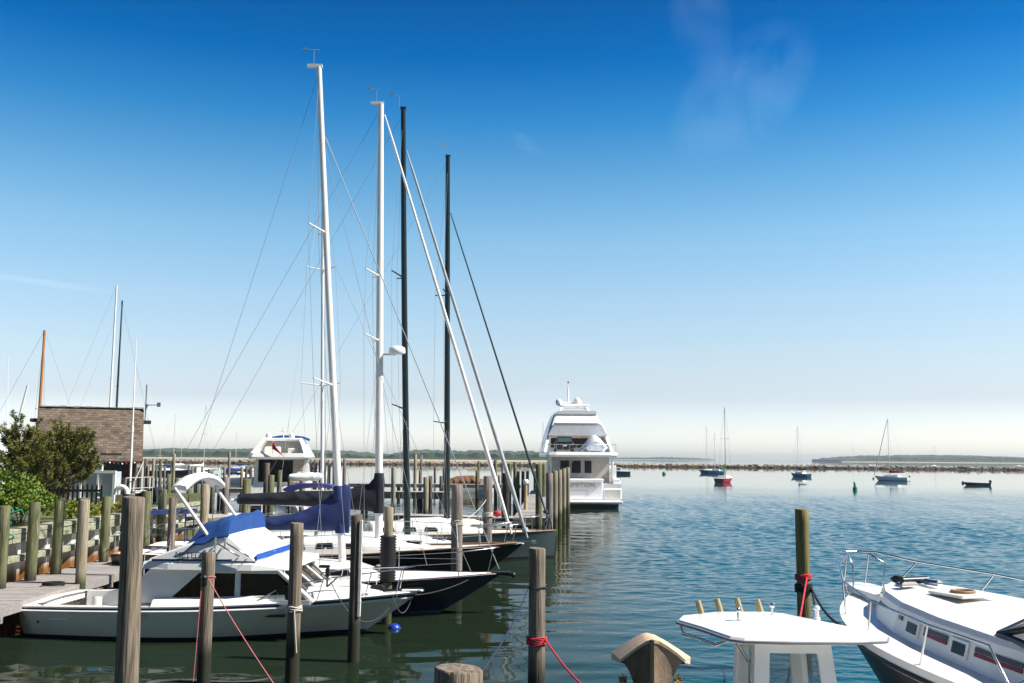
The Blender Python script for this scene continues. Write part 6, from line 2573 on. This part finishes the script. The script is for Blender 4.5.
# ------------------------------------------------------------------ breakwater and far shores
w = MB()
q = random.Random(21)
ico = [Vector(v).normalized() for v in ((0, 0, 1), (.9, 0, .45), (.28, .85, .45), (-.72, .53, .45), (-.72, -.53, .45), (.28, -.85, .45),
                                        (.72, .53, -.45), (-.28, .85, -.45), (-.9, 0, -.45), (-.28, -.85, -.45), (.72, -.53, -.45), (0, 0, -1))]
icf = [(0, 1, 2), (0, 2, 3), (0, 3, 4), (0, 4, 5), (0, 5, 1), (1, 6, 2), (2, 7, 3), (3, 8, 4), (4, 9, 5), (5, 10, 1), (6, 7, 2), (7, 8, 3), (8, 9, 4), (9, 10, 5), (10, 6, 1),
       (11, 7, 6), (11, 8, 7), (11, 9, 8), (11, 10, 9), (11, 6, 10)]
a_, b_ = Vector((-230, 540, 0)), Vector((340, 462, 0))
ln = (b_ - a_).length
dr = (b_ - a_).normalized()
nr = Vector((-dr.y, dr.x, 0))
N = 3600
for i in range(N):
    s = q.random() * ln
    u = q.uniform(-1, 1)
    cz = (1 - abs(u)) * 1.75 + q.uniform(-.25, .1)
    r_ = q.uniform(.5, 1.05)
    c = a_ + dr * s + nr * u * 4.2 + Vector((0, 0, cz - .35))
    j = [q.uniform(.7, 1.2) for _ in range(12)]
    w.add([c + Vector((v.x * r_ * k * 1.2, v.y * r_ * k, v.z * r_ * k * .75)) for v, k in zip(ico, j)], icf)
w.loft([[a_ + nr * -4 - Vector((0, 0, 1)), a_ + Vector((0, 0, 1.1)), a_ + nr * 4 - Vector((0, 0, 1))], [b_ + nr * -4 - Vector((0, 0, 1)), b_ + Vector((0, 0, 1.1)), b_ + nr * 4 - Vector((0, 0, 1))]], True, True)
tag(w.obj('breakwater', rock, None, loc=(0, 490, 0)), 'long low breakwater of tan granite rocks closing the harbour', 'breakwater')


def woods(label, prof, d, depth, seed, tree=9, mat=woodsm, step=2.2):
    """far wooded shore: profile (px, top y) seen at distance d, modelled as a canopy with depth"""
    q = random.Random(seed)
    w = MB()
    x0, x1 = P(prof[0][0], 455, d).x, P(prof[-1][0], 455, d).x
    n = int((x1 - x0) / step)
    n = min(n, 900)
    ny = 7
    secs = []
    for i in range(n + 1):
        x = x0 + (x1 - x0) * i / n
        px = 512 + x / d * F
        px = max(prof[0][0], min(prof[-1][0], px))
        for (pa, ya), (pb, yb) in zip(prof, prof[1:]):
            if pa - .01 <= px <= pb + .01:
                yt = ya + (yb - ya) * (px - pa) / (pb - pa)
                break
        h = max(.3, P(px, yt, d).z)
        s = []
        for j in range(ny):
            f = j / (ny - 1)
            y = d + depth * f
            e = min(1, math.sin(math.pi * min(.5, .12 + f * .6)))
            z = h * (.55 + .45 * e) + min(h * .3, tree * .3) * (mnoise.noise(Vector((x / tree, y / tree, seed))) + .6 * mnoise.noise(Vector((x / tree * 2.3, y / tree * 2.3, seed + 3))))
            s.append(Vector((x, y + 3 * mnoise.noise(Vector((x / 12, j, seed))), max(z, .4))))
        secs.append([Vector((x, d - 3, .3)), Vector((x, d - 1, h * .30))] + s + [Vector((x, d + depth + 3, -1))])
    w.loft(secs, False, False, 0, False)
    o = w.obj('far_woods', mat, None, loc=(x0, d, 0))
    tag(o, label, 'woods', None, 'stuff')
    w = MB()
    w.loft([[Vector((x, d - 14, -.6)), Vector((x, d - 8, .9)), Vector((x, d + 5, 1.5)), Vector((x, d + depth + 12, -.8))] for x in (x0 - 12, x1 + 12)], True, True)
    structure(w.obj('shore', sandm))


woods('dark green wooded shore across the harbour at left', [(128, 449), (150, 448.2), (190, 449), (230, 448.8), (300, 450.2), (345, 452), (372, 454.2), (398, 454)], 1250, 130, 3)
woods('rounded wooded headland behind the black masts', [(385, 455.2), (396, 452), (410, 449.5), (432, 450), (470, 450.6), (520, 450.8), (545, 451.5), (575, 455), (590, 457.0)], 1150, 140, 5)
woods('thin far off wooded point beyond the motor yacht', [(600, 458), (640, 457.5), (648, 457.8), (665, 457.2), (690, 457.7), (715, 459)], 3600, 200, 7, 14)
woods('long hazy blue wooded shore at far right', [(846, 459.6), (862, 457.8), (890, 456.2), (930, 455.6), (985, 455.4), (1010, 456.6), (1060, 458), (1120, 459)], 2300, 260, 9, 12)

# ------------------------------------------------------------------ sea air
def haze():
    m = bpy.data.materials.new('haze')
    m.use_nodes = True
    t = m.node_tree
    t.nodes.clear()
    o = t.nodes.new('ShaderNodeOutputMaterial')
    v = t.nodes.new('ShaderNodeVolumePrincipled')
    v.inputs['Color'].default_value = (.80, .90, 1.0, 1)
    v.inputs['Density'].default_value = .00016
    v.inputs['Anisotropy'].default_value = .3
    t.links.new(v.outputs[0], o.inputs['Volume'])
    w = MB()
    w.box((0, 3000, 14.5), (9400, 7300, 33))
    b = w.obj('haze', m)
    b['kind'] = 'stuff'
    b['label'] = 'thin pale sea haze over the harbour'
    b['category'] = 'haze'


haze()
